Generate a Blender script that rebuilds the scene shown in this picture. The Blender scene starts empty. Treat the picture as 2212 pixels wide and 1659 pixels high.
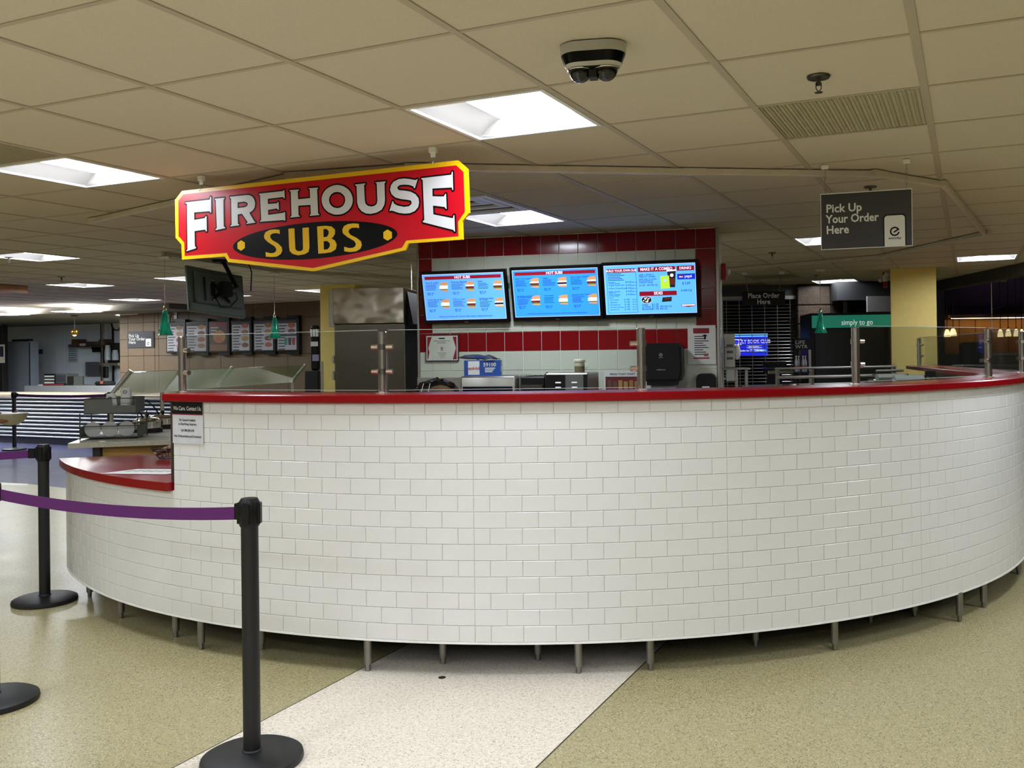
import bpy, bmesh, math, random
from mathutils import Vector, Matrix
from mathutils.geometry import tessellate_polygon
random.seed(7)
R = math.radians
scene = bpy.context.scene
COL = scene.collection

# ---------------------------------------------------------------- camera
W, HH = 2212, 1659
FPX, PITCH, ROLL, CAMH, PPX, PPY = 1990.44, .0042, -.0129, 1.5105, 102.72, -73.75
_f = Vector((0, math.cos(PITCH), math.sin(PITCH)))
_u0 = Vector((0, -math.sin(PITCH), math.cos(PITCH)))
_x0 = Vector((1, 0, 0))
_x = _x0*math.cos(ROLL) + _u0*math.sin(ROLL)
_u = _u0*math.cos(ROLL) - _x0*math.sin(ROLL)
CAM = Vector((0, 0, CAMH))
cd = bpy.data.cameras.new('camera')
cd.sensor_fit = 'HORIZONTAL'; cd.sensor_width = 36; cd.lens = FPX/W*36
cd.shift_x = -PPX/W; cd.shift_y = PPY/W; cd.clip_start = .05; cd.clip_end = 200
cam = bpy.data.objects.new('camera', cd); COL.objects.link(cam)
cam.matrix_world = Matrix(((_x.x, _u.x, -_f.x, 0), (_x.y, _u.y, -_f.y, 0), (_x.z, _u.z, -_f.z, CAMH), (0, 0, 0, 1)))
scene.camera = cam
def ray(px, py):
    return _x*((px-W/2-PPX)/FPX) + _u*(-(py-HH/2-PPY)/FPX) + _f
def at(px, py, y):                      # the place measured in the photograph at a known distance
    d = ray(px, py); return CAM + d*(y/d.y)
def atz(px, py, z):                     # ... at a known height
    d = ray(px, py); return CAM + d*((z-CAMH)/d.z)

# ---------------------------------------------------------------- world, exposure, lamp strength
wd = bpy.data.worlds.new('world'); scene.world = wd; wd.use_nodes = True
wd.node_tree.nodes['Background'].inputs[0].default_value = (.9, .95, 1, 1)
wd.node_tree.nodes['Background'].inputs[1].default_value = .05
scene.view_settings.view_transform = 'Standard'; scene.view_settings.look = 'None'
scene.view_settings.exposure = 0.0; scene.view_settings.gamma = 1; scene.view_settings.use_curve_mapping = False
LENS = 38.0                              # radiance of the ceiling lamps' lenses
scene.cycles.max_bounces = 6; scene.cycles.diffuse_bounces = 4; scene.cycles.glossy_bounces = 3
scene.cycles.transparent_max_bounces = 16; scene.cycles.sample_clamp_indirect = 6
scene.cycles.caustics_reflective = False; scene.cycles.caustics_refractive = False

# ---------------------------------------------------------------- materials
def lin(h):
    if isinstance(h, str):
        c = [int(h[i:i+2], 16)/255 for i in (0, 2, 4)]
        return tuple((v/12.92 if v <= .04045 else ((v+.055)/1.055)**2.4) for v in c) + (1,)
    return tuple(h) + (1,)
MATS = {}
def mat(name, col, rough=.5, metal=0., emit=0., var=.06, vscale=14., bump=0., bscale=150., spec=.5, coat=0., stretch=None):
    if name in MATS: return MATS[name]
    m = bpy.data.materials.new(name); m.use_nodes = True; MATS[name] = m
    nt = m.node_tree; N = nt.nodes; K = nt.links; b = N['Principled BSDF']
    c = lin(col)
    tc = N.new('ShaderNodeTexCoord'); src = tc.outputs['Object']
    if stretch:
        mp = N.new('ShaderNodeMapping'); mp.inputs['Scale'].default_value = stretch
        K.new(src, mp.inputs[0]); src = mp.outputs[0]
    nz = N.new('ShaderNodeTexNoise'); nz.inputs['Scale'].default_value = vscale; nz.inputs['Detail'].default_value = 3
    K.new(src, nz.inputs['Vector'])
    rp = N.new('ShaderNodeValToRGB'); e = rp.color_ramp.elements
    e[0].position = .3; e[1].position = .7
    e[0].color = tuple(v*(1-var) for v in c[:3]) + (1,); e[1].color = tuple(min(1, v*(1+var)) for v in c[:3]) + (1,)
    K.new(nz.outputs['Fac'], rp.inputs[0]); K.new(rp.outputs[0], b.inputs['Base Color'])
    b.inputs['Roughness'].default_value = rough; b.inputs['Metallic'].default_value = metal
    b.inputs['Specular IOR Level'].default_value = spec
    b.inputs['Coat Weight'].default_value = coat; b.inputs['Coat Roughness'].default_value = .05
    if emit:
        K.new(rp.outputs[0], b.inputs['Emission Color']); b.inputs['Emission Strength'].default_value = emit
    if bump:
        n2 = N.new('ShaderNodeTexNoise'); n2.inputs['Scale'].default_value = bscale; n2.inputs['Detail'].default_value = 2
        K.new(src, n2.inputs['Vector'])
        bp = N.new('ShaderNodeBump'); bp.inputs['Strength'].default_value = bump; bp.inputs['Distance'].default_value = .02
        K.new(n2.outputs['Fac'], bp.inputs['Height']); K.new(bp.outputs[0], b.inputs['Normal'])
    return m
def glow(name, col, s):
    if name in MATS: return MATS[name]
    m = mat(name, col, .4, var=.02); b = m.node_tree.nodes['Principled BSDF']
    b.inputs['Emission Color'].default_value = lin(col); b.inputs['Emission Strength'].default_value = s
    return m
def glass(name, tint, refl=1., ior=1.45, alpha_col=None):
    if name in MATS: return MATS[name]
    m = bpy.data.materials.new(name); m.use_nodes = True; MATS[name] = m
    nt = m.node_tree; N = nt.nodes; K = nt.links; N.remove(N['Principled BSDF'])
    t = N.new('ShaderNodeBsdfTransparent'); t.inputs[0].default_value = lin(tint)
    g = N.new('ShaderNodeBsdfGlossy'); g.inputs['Roughness'].default_value = .03
    fr = N.new('ShaderNodeFresnel'); fr.inputs[0].default_value = ior
    nz = N.new('ShaderNodeTexNoise'); nz.inputs['Scale'].default_value = 3
    mu = N.new('ShaderNodeMath'); mu.operation = 'MULTIPLY'; mu.inputs[1].default_value = refl
    mx = N.new('ShaderNodeMixShader')
    K.new(nz.outputs['Fac'], g.inputs['Roughness']) if False else None
    K.new(fr.outputs[0], mu.inputs[0]); K.new(mu.outputs[0], mx.inputs[0])
    K.new(t.outputs[0], mx.inputs[1]); K.new(g.outputs[0], mx.inputs[2])
    K.new(mx.outputs[0], N['Material Output'].inputs[0])
    return m
def terrazzo(name, base, dark, light, scale, fd, fl, rough):
    m = bpy.data.materials.new(name); m.use_nodes = True; MATS[name] = m
    nt = m.node_tree; N = nt.nodes; K = nt.links; b = N['Principled BSDF']
    tc = N.new('ShaderNodeTexCoord')
    def layer(prev, sc, frac, col, rad, seed):
        mp = N.new('ShaderNodeMapping'); mp.inputs['Location'].default_value = (seed, seed*.7, 0)
        K.new(tc.outputs['Object'], mp.inputs[0])
        n0 = N.new('ShaderNodeTexNoise'); n0.inputs['Scale'].default_value = sc*1.3
        K.new(mp.outputs[0], n0.inputs['Vector'])
        ad = N.new('ShaderNodeVectorMath'); ad.operation = 'MULTIPLY_ADD'
        ad.inputs[1].default_value = (1.2/sc, 1.2/sc, 0); K.new(n0.outputs['Color'], ad.inputs[0]); K.new(mp.outputs[0], ad.inputs[2])
        v = N.new('ShaderNodeTexVoronoi'); v.inputs['Scale'].default_value = sc; K.new(ad.outputs[0], v.inputs['Vector'])
        se = N.new('ShaderNodeSeparateColor'); K.new(v.outputs['Color'], se.inputs[0])
        l1 = N.new('ShaderNodeMath'); l1.operation = 'LESS_THAN'; l1.inputs[1].default_value = frac; K.new(se.outputs[0], l1.inputs[0])
        l2 = N.new('ShaderNodeMath'); l2.operation = 'LESS_THAN'; l2.inputs[1].default_value = rad; K.new(v.outputs['Distance'], l2.inputs[0])
        mu = N.new('ShaderNodeMath'); mu.operation = 'MULTIPLY'; K.new(l1.outputs[0], mu.inputs[0]); K.new(l2.outputs[0], mu.inputs[1])
        m2 = N.new('ShaderNodeMath'); m2.operation = 'MULTIPLY'; m2.inputs[1].default_value = .8; K.new(mu.outputs[0], m2.inputs[0])
        mx = N.new('ShaderNodeMix'); mx.data_type = 'RGBA'; K.new(m2.outputs[0], mx.inputs[0]); K.new(prev, mx.inputs[6])
        mx.inputs[7].default_value = lin(col); return mx.outputs[2]
    nz = N.new('ShaderNodeTexNoise'); nz.inputs['Scale'].default_value = 60; nz.inputs['Detail'].default_value = 4; K.new(tc.outputs['Object'], nz.inputs['Vector'])
    rp = N.new('ShaderNodeValToRGB'); c = lin(base)
    rp.color_ramp.elements[0].position = .3; rp.color_ramp.elements[1].position = .7
    rp.color_ramp.elements[0].color = tuple(v*.86 for v in c[:3])+(1,); rp.color_ramp.elements[1].color = tuple(v*1.1 for v in c[:3])+(1,)
    K.new(nz.outputs['Fac'], rp.inputs[0])
    o = layer(rp.outputs[0], scale, fd, dark, .45, 3.1)
    o = layer(o, scale*1.25, fl, light, .45, 11.7)
    o = layer(o, scale*2.0, fd, dark, .5, 5.3)
    K.new(o, b.inputs['Base Color']); b.inputs['Specular IOR Level'].default_value = .35
    n3 = N.new('ShaderNodeTexNoise'); n3.inputs['Scale'].default_value = 2.5; K.new(tc.outputs['Object'], n3.inputs['Vector'])
    mr = N.new('ShaderNodeMapRange'); mr.inputs[3].default_value = rough*.8; mr.inputs[4].default_value = rough*1.25
    K.new(n3.outputs['Fac'], mr.inputs[0]); K.new(mr.outputs[0], b.inputs['Roughness'])
    return m

# ---------------------------------------------------------------- mesh helpers
class G:
    def __init__(s): s.v = []; s.f = []; s.M = None
    def _a(s, vs, fs):
        k = len(s.v)
        if s.M is not None: vs = [s.M @ Vector(p) for p in vs]
        s.v += [tuple(p) for p in vs]; s.f += [tuple(i+k for i in q) for q in fs]
        return s
    def box(s, x0, x1, y0, y1, z0, z1):
        x0, x1 = min(x0, x1), max(x0, x1); y0, y1 = min(y0, y1), max(y0, y1); z0, z1 = min(z0, z1), max(z0, z1)
        return s._a([(x0,y0,z0),(x1,y0,z0),(x1,y1,z0),(x0,y1,z0),(x0,y0,z1),(x1,y0,z1),(x1,y1,z1),(x0,y1,z1)],
             [(0,3,2,1),(4,5,6,7),(0,1,5,4),(1,2,6,5),(2,3,7,6),(3,0,4,7)])
    def cbox(s, x0, x1, y0, y1, z0, z1, c=.005, seg=1):
        bm = bmesh.new(); bmesh.ops.create_cube(bm, size=1)
        for v in bm.verts:
            v.co = Vector((x0 if v.co.x < 0 else x1, y0 if v.co.y < 0 else y1, z0 if v.co.z < 0 else z1))
        bmesh.ops.recalc_face_normals(bm, faces=bm.faces)
        c = min(c, .49*min(abs(x1-x0), abs(y1-y0), abs(z1-z0)))
        bmesh.ops.bevel(bm, geom=bm.edges[:], offset=c, segments=seg, affect='EDGES', profile=.5)
        bm.verts.index_update()
        s._a([tuple(v.co) for v in bm.verts], [tuple(v.index for v in f.verts) for f in bm.faces]); bm.free(); return s
    def prism(s, poly, y0, y1, holes=()):          # polygon in local x-z, front at y0
        loops = [list(poly)] + [list(h) for h in holes]
        flat = [p for l in loops for p in l]; n = len(flat)
        tris = tessellate_polygon([[Vector((p[0], p[1], 0)) for p in l] for l in loops])
        vs = [(p[0], y0, p[1]) for p in flat]; fs = []
        for t in tris:
            a, b, c = (flat[i] for i in t)
            cr = (b[0]-a[0])*(c[1]-a[1])-(b[1]-a[1])*(c[0]-a[0])
            fs.append(tuple(t) if cr > 0 else tuple(reversed(t)))
        if y1 is not None:
            vs += [(p[0], y1, p[1]) for p in flat]
            fs += [tuple(i+n for i in reversed(t)) for t in fs]
            k = 0
            for li, l in enumerate(loops):
                m = len(l); ar = sum(l[i][0]*l[(i+1) % m][1]-l[(i+1) % m][0]*l[i][1] for i in range(m))
                for i in range(m):
                    a, b = k+i, k+(i+1) % m
                    q = (a, a+n, b+n, b) if (ar > 0) == (li == 0) else (b, b+n, a+n, a)
                    fs.append(q)
                k += m
        return s._a(vs, fs)
    def flat(s, poly, y, holes=()): return s.prism(poly, y, None, holes)
    def rect(s, x0, x1, z0, z1, y): return s._a([(x0,y,z0),(x1,y,z0),(x1,y,z1),(x0,y,z1)], [(0,1,2,3)])
    def slab(s, poly, z0, z1):                      # polygon in x-y, extruded in z
        n = len(poly); ar = sum(poly[i][0]*poly[(i+1) % n][1]-poly[(i+1) % n][0]*poly[i][1] for i in range(n))
        if ar < 0: poly = list(reversed(poly))
        tris = tessellate_polygon([[Vector((p[0], p[1], 0)) for p in poly]]); fs = []
        for t in tris:
            a, b, c = (poly[i] for i in t)
            cr = (b[0]-a[0])*(c[1]-a[1])-(b[1]-a[1])*(c[0]-a[0])
            t = tuple(t) if cr > 0 else tuple(reversed(t))
            fs.append(tuple(i+n for i in t)); fs.append(tuple(reversed(t)))
        fs += [(i, (i+1) % n, (i+1) % n+n, i+n) for i in range(n)]
        return s._a([(p[0], p[1], z0) for p in poly]+[(p[0], p[1], z1) for p in poly], fs)
    def lathe(s, prof, seg=20, c=(0, 0, 0), caps=True, ax='z'):
        vs = []; n = len(prof)
        for i in range(seg):
            a = 2*math.pi*i/seg; ca, sa = math.cos(a), math.sin(a)
            for r, z in prof:
                p = (r*ca, r*sa, z) if ax == 'z' else ((r*ca, z, -r*sa) if ax == 'y' else (z, r*ca, r*sa))
                vs.append((c[0]+p[0], c[1]+p[1], c[2]+p[2]))
        fs = []
        for i in range(seg):
            j = (i+1) % seg
            for k in range(n-1): fs.append((i*n+k, j*n+k, j*n+k+1, i*n+k+1))
        if caps:
            fs.append(tuple(i*n for i in reversed(range(seg)))); fs.append(tuple(i*n+n-1 for i in range(seg)))
        return s._a(vs, fs)
    def tube(s, pts, r, seg=8, caps=True, closed=False):
        pts = [Vector(p) for p in pts]; n = len(pts); rs = r if isinstance(r, (list, tuple)) else [r]*n
        up = Vector((0, 0, 1)); vs = []; prev = None
        for i, p in enumerate(pts):
            a = pts[i-1] if (i or closed) else p; b = pts[(i+1) % n] if (i < n-1 or closed) else p
            t = (b-a).normalized()
            if prev is None:
                x = t.cross(up)
                if x.length < 1e-3: x = Vector((1, 0, 0))
                x.normalize()
            else:
                x = prev-t*prev.dot(t); x.normalize()
            prev = x; y = t.cross(x)
            for k in range(seg):
                an = 2*math.pi*k/seg; vs.append(p+(x*math.cos(an)+y*math.sin(an))*rs[i])
        fs = []
        for i in range(n if closed else n-1):
            j = (i+1) % n
            for k in range(seg):
                l = (k+1) % seg; fs.append((i*seg+k, i*seg+l, j*seg+l, j*seg+k))
        if caps and not closed:
            fs.append(tuple(reversed(range(seg)))); fs.append(tuple((n-1)*seg+k for k in range(seg)))
        return s._a(vs, fs)
    def ball(s, c, r, seg=12, rings=8, sc=(1, 1, 1)):
        pr = [(r*math.sin(math.pi*i/rings), -r*math.cos(math.pi*i/rings)) for i in range(rings+1)]
        k = len(s.v); g = G(); g.lathe([(max(a, 1e-5), b) for a, b in pr], seg, caps=False)
        return s._a([(c[0]+x*sc[0], c[1]+y*sc[1], c[2]+z*sc[2]) for x, y, z in g.v], g.f)
    def text(s, txt, x, z, size, y, bold=0., align='LEFT', sx=1., res=2, fit=None):
        cu = bpy.data.curves.new('lettering', 'FONT'); cu.body = txt; cu.size = size; cu.align_x = align
        cu.offset = bold*size; cu.resolution_u = res
        ob = bpy.data.objects.new('lettering', cu); me = bpy.data.meshes.new_from_object(ob)
        if fit:
            xs = [v.co.x for v in me.vertices]; sx = fit/(max(xs)-min(xs))
        s._a([(x+v.co.x*sx, y, z+v.co.y) for v in me.vertices], [tuple(p.vertices) for p in me.polygons])
        bpy.data.objects.remove(ob); bpy.data.meshes.remove(me); bpy.data.curves.remove(cu); return s
    def stroke(s, pts, w, y, closed=True, seg=8):   # a drawn line of constant width in x-z
        n = len(pts)
        for i in range(n if closed else n-1):
            a = Vector(pts[i]); b = Vector(pts[(i+1) % n]); d = b-a
            if d.length < 1e-6: continue
            d.normalize(); q = Vector((-d.y, d.x))*w
            s._a([(a.x+q.x, y, a.y+q.y), (a.x-q.x, y, a.y-q.y), (b.x-q.x, y, b.y-q.y), (b.x+q.x, y, b.y+q.y)], [(0, 1, 2, 3)])
            s._a([(a.x+w*math.cos(2*math.pi*k/seg), y, a.y+w*math.sin(2*math.pi*k/seg)) for k in range(seg)], [tuple(range(seg))])
        return s
    def disc(s, x, z, rx, rz, y, seg=24):
        return s._a([(x+rx*math.cos(2*math.pi*k/seg), y, z+rz*math.sin(2*math.pi*k/seg)) for k in range(seg)], [tuple(range(seg))])
    def mesh(s, name):
        me = bpy.data.meshes.new(name); me.from_pydata(s.v, [], s.f); me.update(); return me

def obj(name, g, m, parent=None, loc=(0, 0, 0), rot=(0, 0, 0), smooth=False, label=None, cat=None, group=None, kind=None):
    me = g.mesh(name) if isinstance(g, G) else g
    if isinstance(g, G):
        me.materials.append(m)
        if smooth:
            me.polygons.foreach_set('use_smooth', [True]*len(me.polygons))
            if smooth != 'all': me.set_sharp_from_angle(angle=R(35))
    o = bpy.data.objects.new(name, me); COL.objects.link(o)
    o.parent = parent; o.location = loc; o.rotation_euler = rot
    if label: o['label'] = label
    if cat: o['category'] = cat
    if group: o['group'] = group
    if kind: o['kind'] = kind
    return o
def thing(name, label, cat, loc=(0, 0, 0), rz=0., rx=0., group=None, kind=None):
    o = bpy.data.objects.new(name, None); COL.objects.link(o); o.empty_display_size = .1
    o.location = loc; o.rotation_euler = (rx, 0, rz)
    if label: o['label'] = label
    if cat: o['category'] = cat
    if group: o['group'] = group
    if kind: o['kind'] = kind
    return o
def dup(root, loc, rz=None, label=None):
    r = root.copy(); COL.objects.link(r); r.location = loc
    if rz is not None: r.rotation_euler.z = rz
    if label: r['label'] = label
    for ch in list(root.children):
        c = ch.copy(); COL.objects.link(c); c.parent = r
        for gch in list(ch.children):
            d = gch.copy(); COL.objects.link(d); d.parent = c
    return r

# palette
m_tile = mat('white glazed tile', 'e2e1de', .25, var=.02, vscale=3, bump=.012, bscale=18)
m_grout = mat('white grout', 'fbfaf5', .6, var=.03)
m_red = mat('red solid surface', '86050e', .26, var=.04, vscale=90, spec=.35)
m_chrome = mat('polished steel', 'cfc8c2', .14, 1., var=.02)
m_steel = mat('brushed steel', 'b9b6b0', .3, 1., var=.05, stretch=(1, 1, 40), vscale=20)
m_black = mat('black plastic', '070708', .4, var=.1, spec=.3)
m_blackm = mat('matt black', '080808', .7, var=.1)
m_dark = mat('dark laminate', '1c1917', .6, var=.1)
m_white = mat('white enamel', 'e9e8e4', .4, var=.02)
m_paper = mat('white paper', 'deded9', .7, var=.02)
m_yellow = mat('yellow paint', 'f2d880', .6, var=.03, bump=.05, bscale=300)
m_pglass = glass('clear partition glass', 'fbfdfc', .35)
# ================================================================ STRUCTURE
YAW = -.4191; GX, GY, TS, CZ = -2.2077, 2.8745, .6096, 2.45
e1 = Vector((math.cos(YAW), math.sin(YAW), 0)); e2 = Vector((-e1.y, e1.x, 0))
def gp(i, j, z=CZ): return Vector((GX, GY, z)) + e1*TS*i + e2*TS*j

# ---- floor
m_floor = terrazzo('olive terrazzo', 'aaa076', '4a452f', 'dcd7b6', 150, .16, .12, .3)
m_strip = terrazzo('white terrazzo', 'e6dcca', '8a8272', 'f2ede2', 150, .13, .1, .3)
m_bluefl = terrazzo('slate blue terrazzo', '4c4d6c', '2c2d44', '7b7c9c', 70, .1, .1, .22)
m_joint = mat('dark floor joint', '2d2a22', .5)
floor = obj('floor', G().box(-16, 14, -7, 24, -.1, 0), m_floor, kind='structure', label='olive speckled terrazzo floor of the food court')
# the pale strip runs with the ceiling grid under the counter
sp = Vector((-1.444, 3.407, 0)); w_ = 1.235
def strip(a, b, l0, l1): return [tuple((sp+e1*a+e2*l0)[:2]), tuple((sp+e1*b+e2*l0)[:2]), tuple((sp+e1*b+e2*l1)[:2]), tuple((sp+e1*a+e2*l1)[:2])]
obj('inlay_strip', G().slab(strip(0, w_, -9, 2.6), -.02, .0008), m_strip, floor, label='white speckled terrazzo strip')
for a in (-.005, w_):
    obj('joint_strip', G().slab(strip(a, a+.005, -9, 2.6), -.02, .0012), m_joint, floor)
bl = [atz(-300, 1030, 0), atz(60, 1045, 0), atz(175, 1058, 0), Vector((-3.6, 10.6, 0)), Vector((-3.0, 15, 0)), Vector((-15, 20, 0))]
obj('inlay_field', G().slab([(p.x, p.y) for p in bl], -.02, .0008), m_bluefl, floor, label='slate blue terrazzo field')
cr = [atz(-300, 1030, 0), atz(60, 1045, 0), atz(60, 1049, 0), atz(-300, 1040, 0)]
obj('inlay_strip', G().slab([(p.x, p.y) for p in cr], -.02, .001), mat('cream inlay', 'd8d2bc', .35), floor, label='cream border strip')

# ---- ceiling: grid runners, lay-in tiles
m_ct = mat('mineral fibre ceiling tile', 'cdc3b2', .9, var=.04, vscale=160, bump=.25, bscale=420, spec=.1)
m_tb = mat('ceiling grid metal', 'b0a592', .55, var=.03)
ceil = thing('ceiling', 'suspended ceiling of beige square lay-in tiles', None, (0, 0, CZ)); ceil['kind'] = 'structure'
LIGHTS = [(2, 2), (-2, 2), (0, 6), (-8, 6), (-12, 10), (-9, 10), (-12, 14), (-9, 14), (-15, 14), (3, 10), (5, 14), (2, 18),
          (6, 2), (-3, 10), (-6, 18), (9, 5), (7, 10), (6, 6), (10, 4), (12, 6)] + [(i, j) for j in (-2, -5, -8) for i in (-12, -9, -6, -3, 0, 3, 6, 9)]  # lamps on this line are added out of view to brighten the hall
VENTS = {(4, 3): 'return', (-2, 1): 'return', (0, 5): 'diffuser', (1, 16): 'return', (0, 18): 'return'}
def inroom(p):
    if p.x < -3.2: return p.x > -13 and p.y > -6 and (p-gp(-3, 18)).dot(e2) < .0
    return p.x < (6.1 if p.y > 6.5 else 9) and -6 < p.y < 14.2
cells = [(i, j) for i in range(-26, 18) for j in range(-16, 26) if inroom(gp(i+.5, j+.5))]
solid = [c for c in cells if c not in LIGHTS and c not in VENTS]
def ceil_area(c):
    p = gp(c[0]+.5, c[1]+.5)
    if p.y < 1.2: return 0
    px = 1209+1990*p.x/p.y; py = 764-1990*(CZ-CAMH)/p.y
    if px < -350 or px > 2560 or py < -330: return 0
    return 1/p.y**3
solid.sort(key=ceil_area, reverse=True)
near, far = solid[:300], solid[300:]
def ctile():
    a = TS/2-.004
    return G().box(-a, a, -a, a, .004, .02)
ctm = ctile().mesh('ceiling_tile'); ctm.materials.append(m_ct)
for c in near:
    p = gp(c[0]+.5, c[1]+.5)
    obj('ceiling_tile', ctm, None, ceil, (p.x, p.y, 0), (0, 0, YAW))
g = G()
for c in far:
    p = gp(c[0]+.5, c[1]+.5, 0); g.M = Matrix.Translation(p) @ Matrix.Rotation(YAW, 4, 'Z'); a = TS/2-.004; g.box(-a, a, -a, a, .004, .02)
obj('ceiling_tiles', g, m_ct, ceil, kind='stuff')
# runners: one bar per grid line, along both directions
cs = set(cells)
def runs(vals):
    vals = sorted(vals); out = []; s0 = None
    for v in vals:
        if s0 is None: s0 = p0 = v
        elif v == p0+1: p0 = v
        else: out.append((s0, p0+1)); s0 = p0 = v
    if s0 is not None: out.append((s0, p0+1))
    return out
def seg_bar(ax, n):                          # a T-bar cut at every cross joint
    g = G(); vs = []; fs = []; h, z0 = (.013, 0) if ax == 0 else (.009, .001)
    for k in range(n+1):
        for q, z in ((-h, z0), (h, z0), (h, .012), (-h, .012)): vs.append((q, k*TS, z) if ax == 0 else (k*TS, -q, z))
    for k in range(n):
        for i in range(4): j = (i+1) % 4; fs.append((4*k+j, 4*k+i, 4*k+4+i, 4*k+4+j))
    return g._a(vs, fs)
for i in sorted({c[0] for c in cs} | {c[0]+1 for c in cs}):
    for a, b in runs({c[1] for c in cs if c[0] in (i, i-1)}):
        p = gp(i, a, 0); obj('grid_runner', seg_bar(0, b-a), m_tb, ceil, (p.x, p.y, 0), (0, 0, YAW))
for j in sorted({c[1] for c in cs} | {c[1]+1 for c in cs}):
    for a, b in runs({c[0] for c in cs if c[1] in (j, j-1)}):
        p = gp(a, j, 0); obj('cross_runner', seg_bar(1, b-a), m_tb, ceil, (p.x, p.y, 0), (0, 0, YAW))
# structural deck above, keeps the void dark
obj('deck', G().box(-15, 6, -7, 22, .3, .35), mat('dark deck', '3a3832', .9), ceil)

# ---- troffer lamps
m_lens = glow('lit lamp lens', 'ffffff', LENS)
m_lens.node_tree.nodes['Principled BSDF'].inputs['Emission Color'].default_value = (.93, 1, 1.12, 1)
m_refl = mat('lamp reflector enamel', '7c7873', .5, var=.01)
def troffer(c, label):
    p = gp(c[0]+.5, c[1]+.5)
    t = thing('ceiling_light', label, 'ceiling light', p, YAW, group='square recessed ceiling lamps')
    a = TS/2-.013; g = G()
    for x0, x1, y0, y1 in ((-a, a, -a, -a+.018), (-a, a, a-.018, a), (-a, -a+.018, -a+.018, a-.018), (a-.018, a, -a+.018, a-.018)):
        g.box(x0, x1, y0, y1, -.003, .012)
    obj('frame', g, m_white, t)
    b = a-.018
    for s in (-1, 1):                       # curved side reflectors
        g = G(); n = 7; vs = []; fs = []
        for k in range(n):
            u = k/(n-1); x = s*(b-(b-.16)*u); z = .006+.07*math.sin(u*math.pi/2)
            vs += [(x, -b, z), (x, b, z)]
        for k in range(n-1):
            q = (2*k, 2*k+1, 2*k+3, 2*k+2); fs.append(q if s > 0 else tuple(reversed(q)))
        g._a(vs, fs); obj('reflector', g, m_refl, t, smooth=True)
    g = G(); n = 4; vs = []; fs = []        # bowed centre lens
    for k in range(n+1):
        u = -1+2*k/n; vs += [(u*.17, -b, .03+.045*u*u), (u*.17, b, .03+.045*u*u)]
    for k in range(n): fs.append((2*k, 2*k+1, 2*k+3, 2*k+2))
    g._a(vs, fs); obj('lens', g, m_lens, t, smooth=True)
    for s in (-1, 1): obj('end_plate', G().box(-b, b, s*b, s*(b+.004), .0, .09), m_refl, t)
    return t
TL = {(2, 2): 'square ceiling lamp nearest the camera, left of the dome camera', (-2, 2): 'square ceiling lamp at the left edge, above and left of the hanging red sign',
      (0, 6): 'square ceiling lamp behind the right end of the red sign, before the tiled wall', (-8, 6): 'square ceiling lamp at the left edge, below the large left lamp',
      (-12, 10): 'ceiling lamp at left between two sprinklers, above the wooden soffit end', (-9, 10): 'ceiling lamp behind the cord of the left green pendant, beside the black television',
      (-12, 14): 'thin far ceiling lamp just right of the back of the black television', (-9, 14): 'thin far ceiling lamp just left of the left yellow column top',
      (-15, 14): 'far ceiling lamp above the white kitchen soffit, left of the green pendant', (3, 10): 'ceiling lamp partly behind the dark hanging pick up sign',
      (5, 14): 'ceiling lamp right of the right yellow column', (2, 18): 'ceiling lamp behind the right green pendant cord, near the place order sign'}
for c in LIGHTS:
    if c in cs: troffer(c, TL.get(c, 'square recessed ceiling lamp outside the view, lighting the hall'))

# ---- air grilles in the ceiling
m_grille = mat('grey return grille', 'b5ad94', .7, var=.05)
m_gr2 = mat('dark grille slot', '9d977c', .8)
VL = {(4, 3): 'ribbed grey return air panel beside the sprinkler, upper right', (-2, 1): 'grey return air panel at the left edge above the left lamp',
      (0, 5): 'white louvred air diffuser behind the right end of the red sign', (1, 16): 'grey return air panel above the place order sign', (0, 18): 'far grey return air panel left of the place order sign'}
for c, k in VENTS.items():
    p = gp(c[0]+.5, c[1]+.5); t = thing('air_grille', VL[c], 'air vent', p, YAW)
    a = TS/2-.012
    if k == 'return':
        obj('panel', G().box(-a, a, -a, a, .006, .02), m_grille, t)
        for q in range(40):
            x = -a+.01+q*(2*a-.02)/39; obj('slat', G().box(x-.0025, x+.0025, -a+.01, a-.01, .001, .006), m_gr2 if q % 2 == 0 else m_grille, t)
    else:
        for q, r in enumerate((a, .2, .11)):
            g = G()
            for x0, x1, y0, y1 in ((-r, r, -r, -r+.05), (-r, r, r-.05, r), (-r, -r+.05, -r+.05, r-.05), (r-.05, r, -r+.05, r-.05)):
                g.box(x0, x1, y0, y1, -.005+.012*q, .008+.012*q)
            obj('louvre', g, m_white, t)
        obj('panel', G().box(-a, a, -a, a, .05, .06), m_blackm, t)

# ---- outer walls of the hall
m_wall = mat('warm grey paint', 'cfc8b8', .8, var=.03)
obj('wall_front', G().box(-16, 14, -7.2, -7, 0, 3.4), m_wall, kind='structure', label='warm grey wall behind the camera')
obj('wall_left', G().box(-16.2, -16, -7, 24, 0, 3.4), m_wall, kind='structure', label='warm grey wall far to the left')
obj('wall_right', G().box(14, 14.2, -7, 24, 0, 3.4), m_wall, kind='structure', label='warm grey wall far to the right')
obj('wall_back', G().box(-16, 14, 24, 24.2, 0, 3.4), mat('dark wall', '2a2623', .8), kind='structure', label='dark wall at the far end of the hall')
obj('ceiling', G().box(5.4, 14, -7, 24, 3.3, 3.4), mat('violet dark ceiling', '3d3a56', .8), kind='structure', label='higher dark violet ceiling over the dining side')
c = atz(955, 1464, 0); obj('floor_cap', G().lathe([(.018, 0), (.018, .002), (.012, .003)], 14), m_joint, floor, (c.x, c.y, 0))
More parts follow.
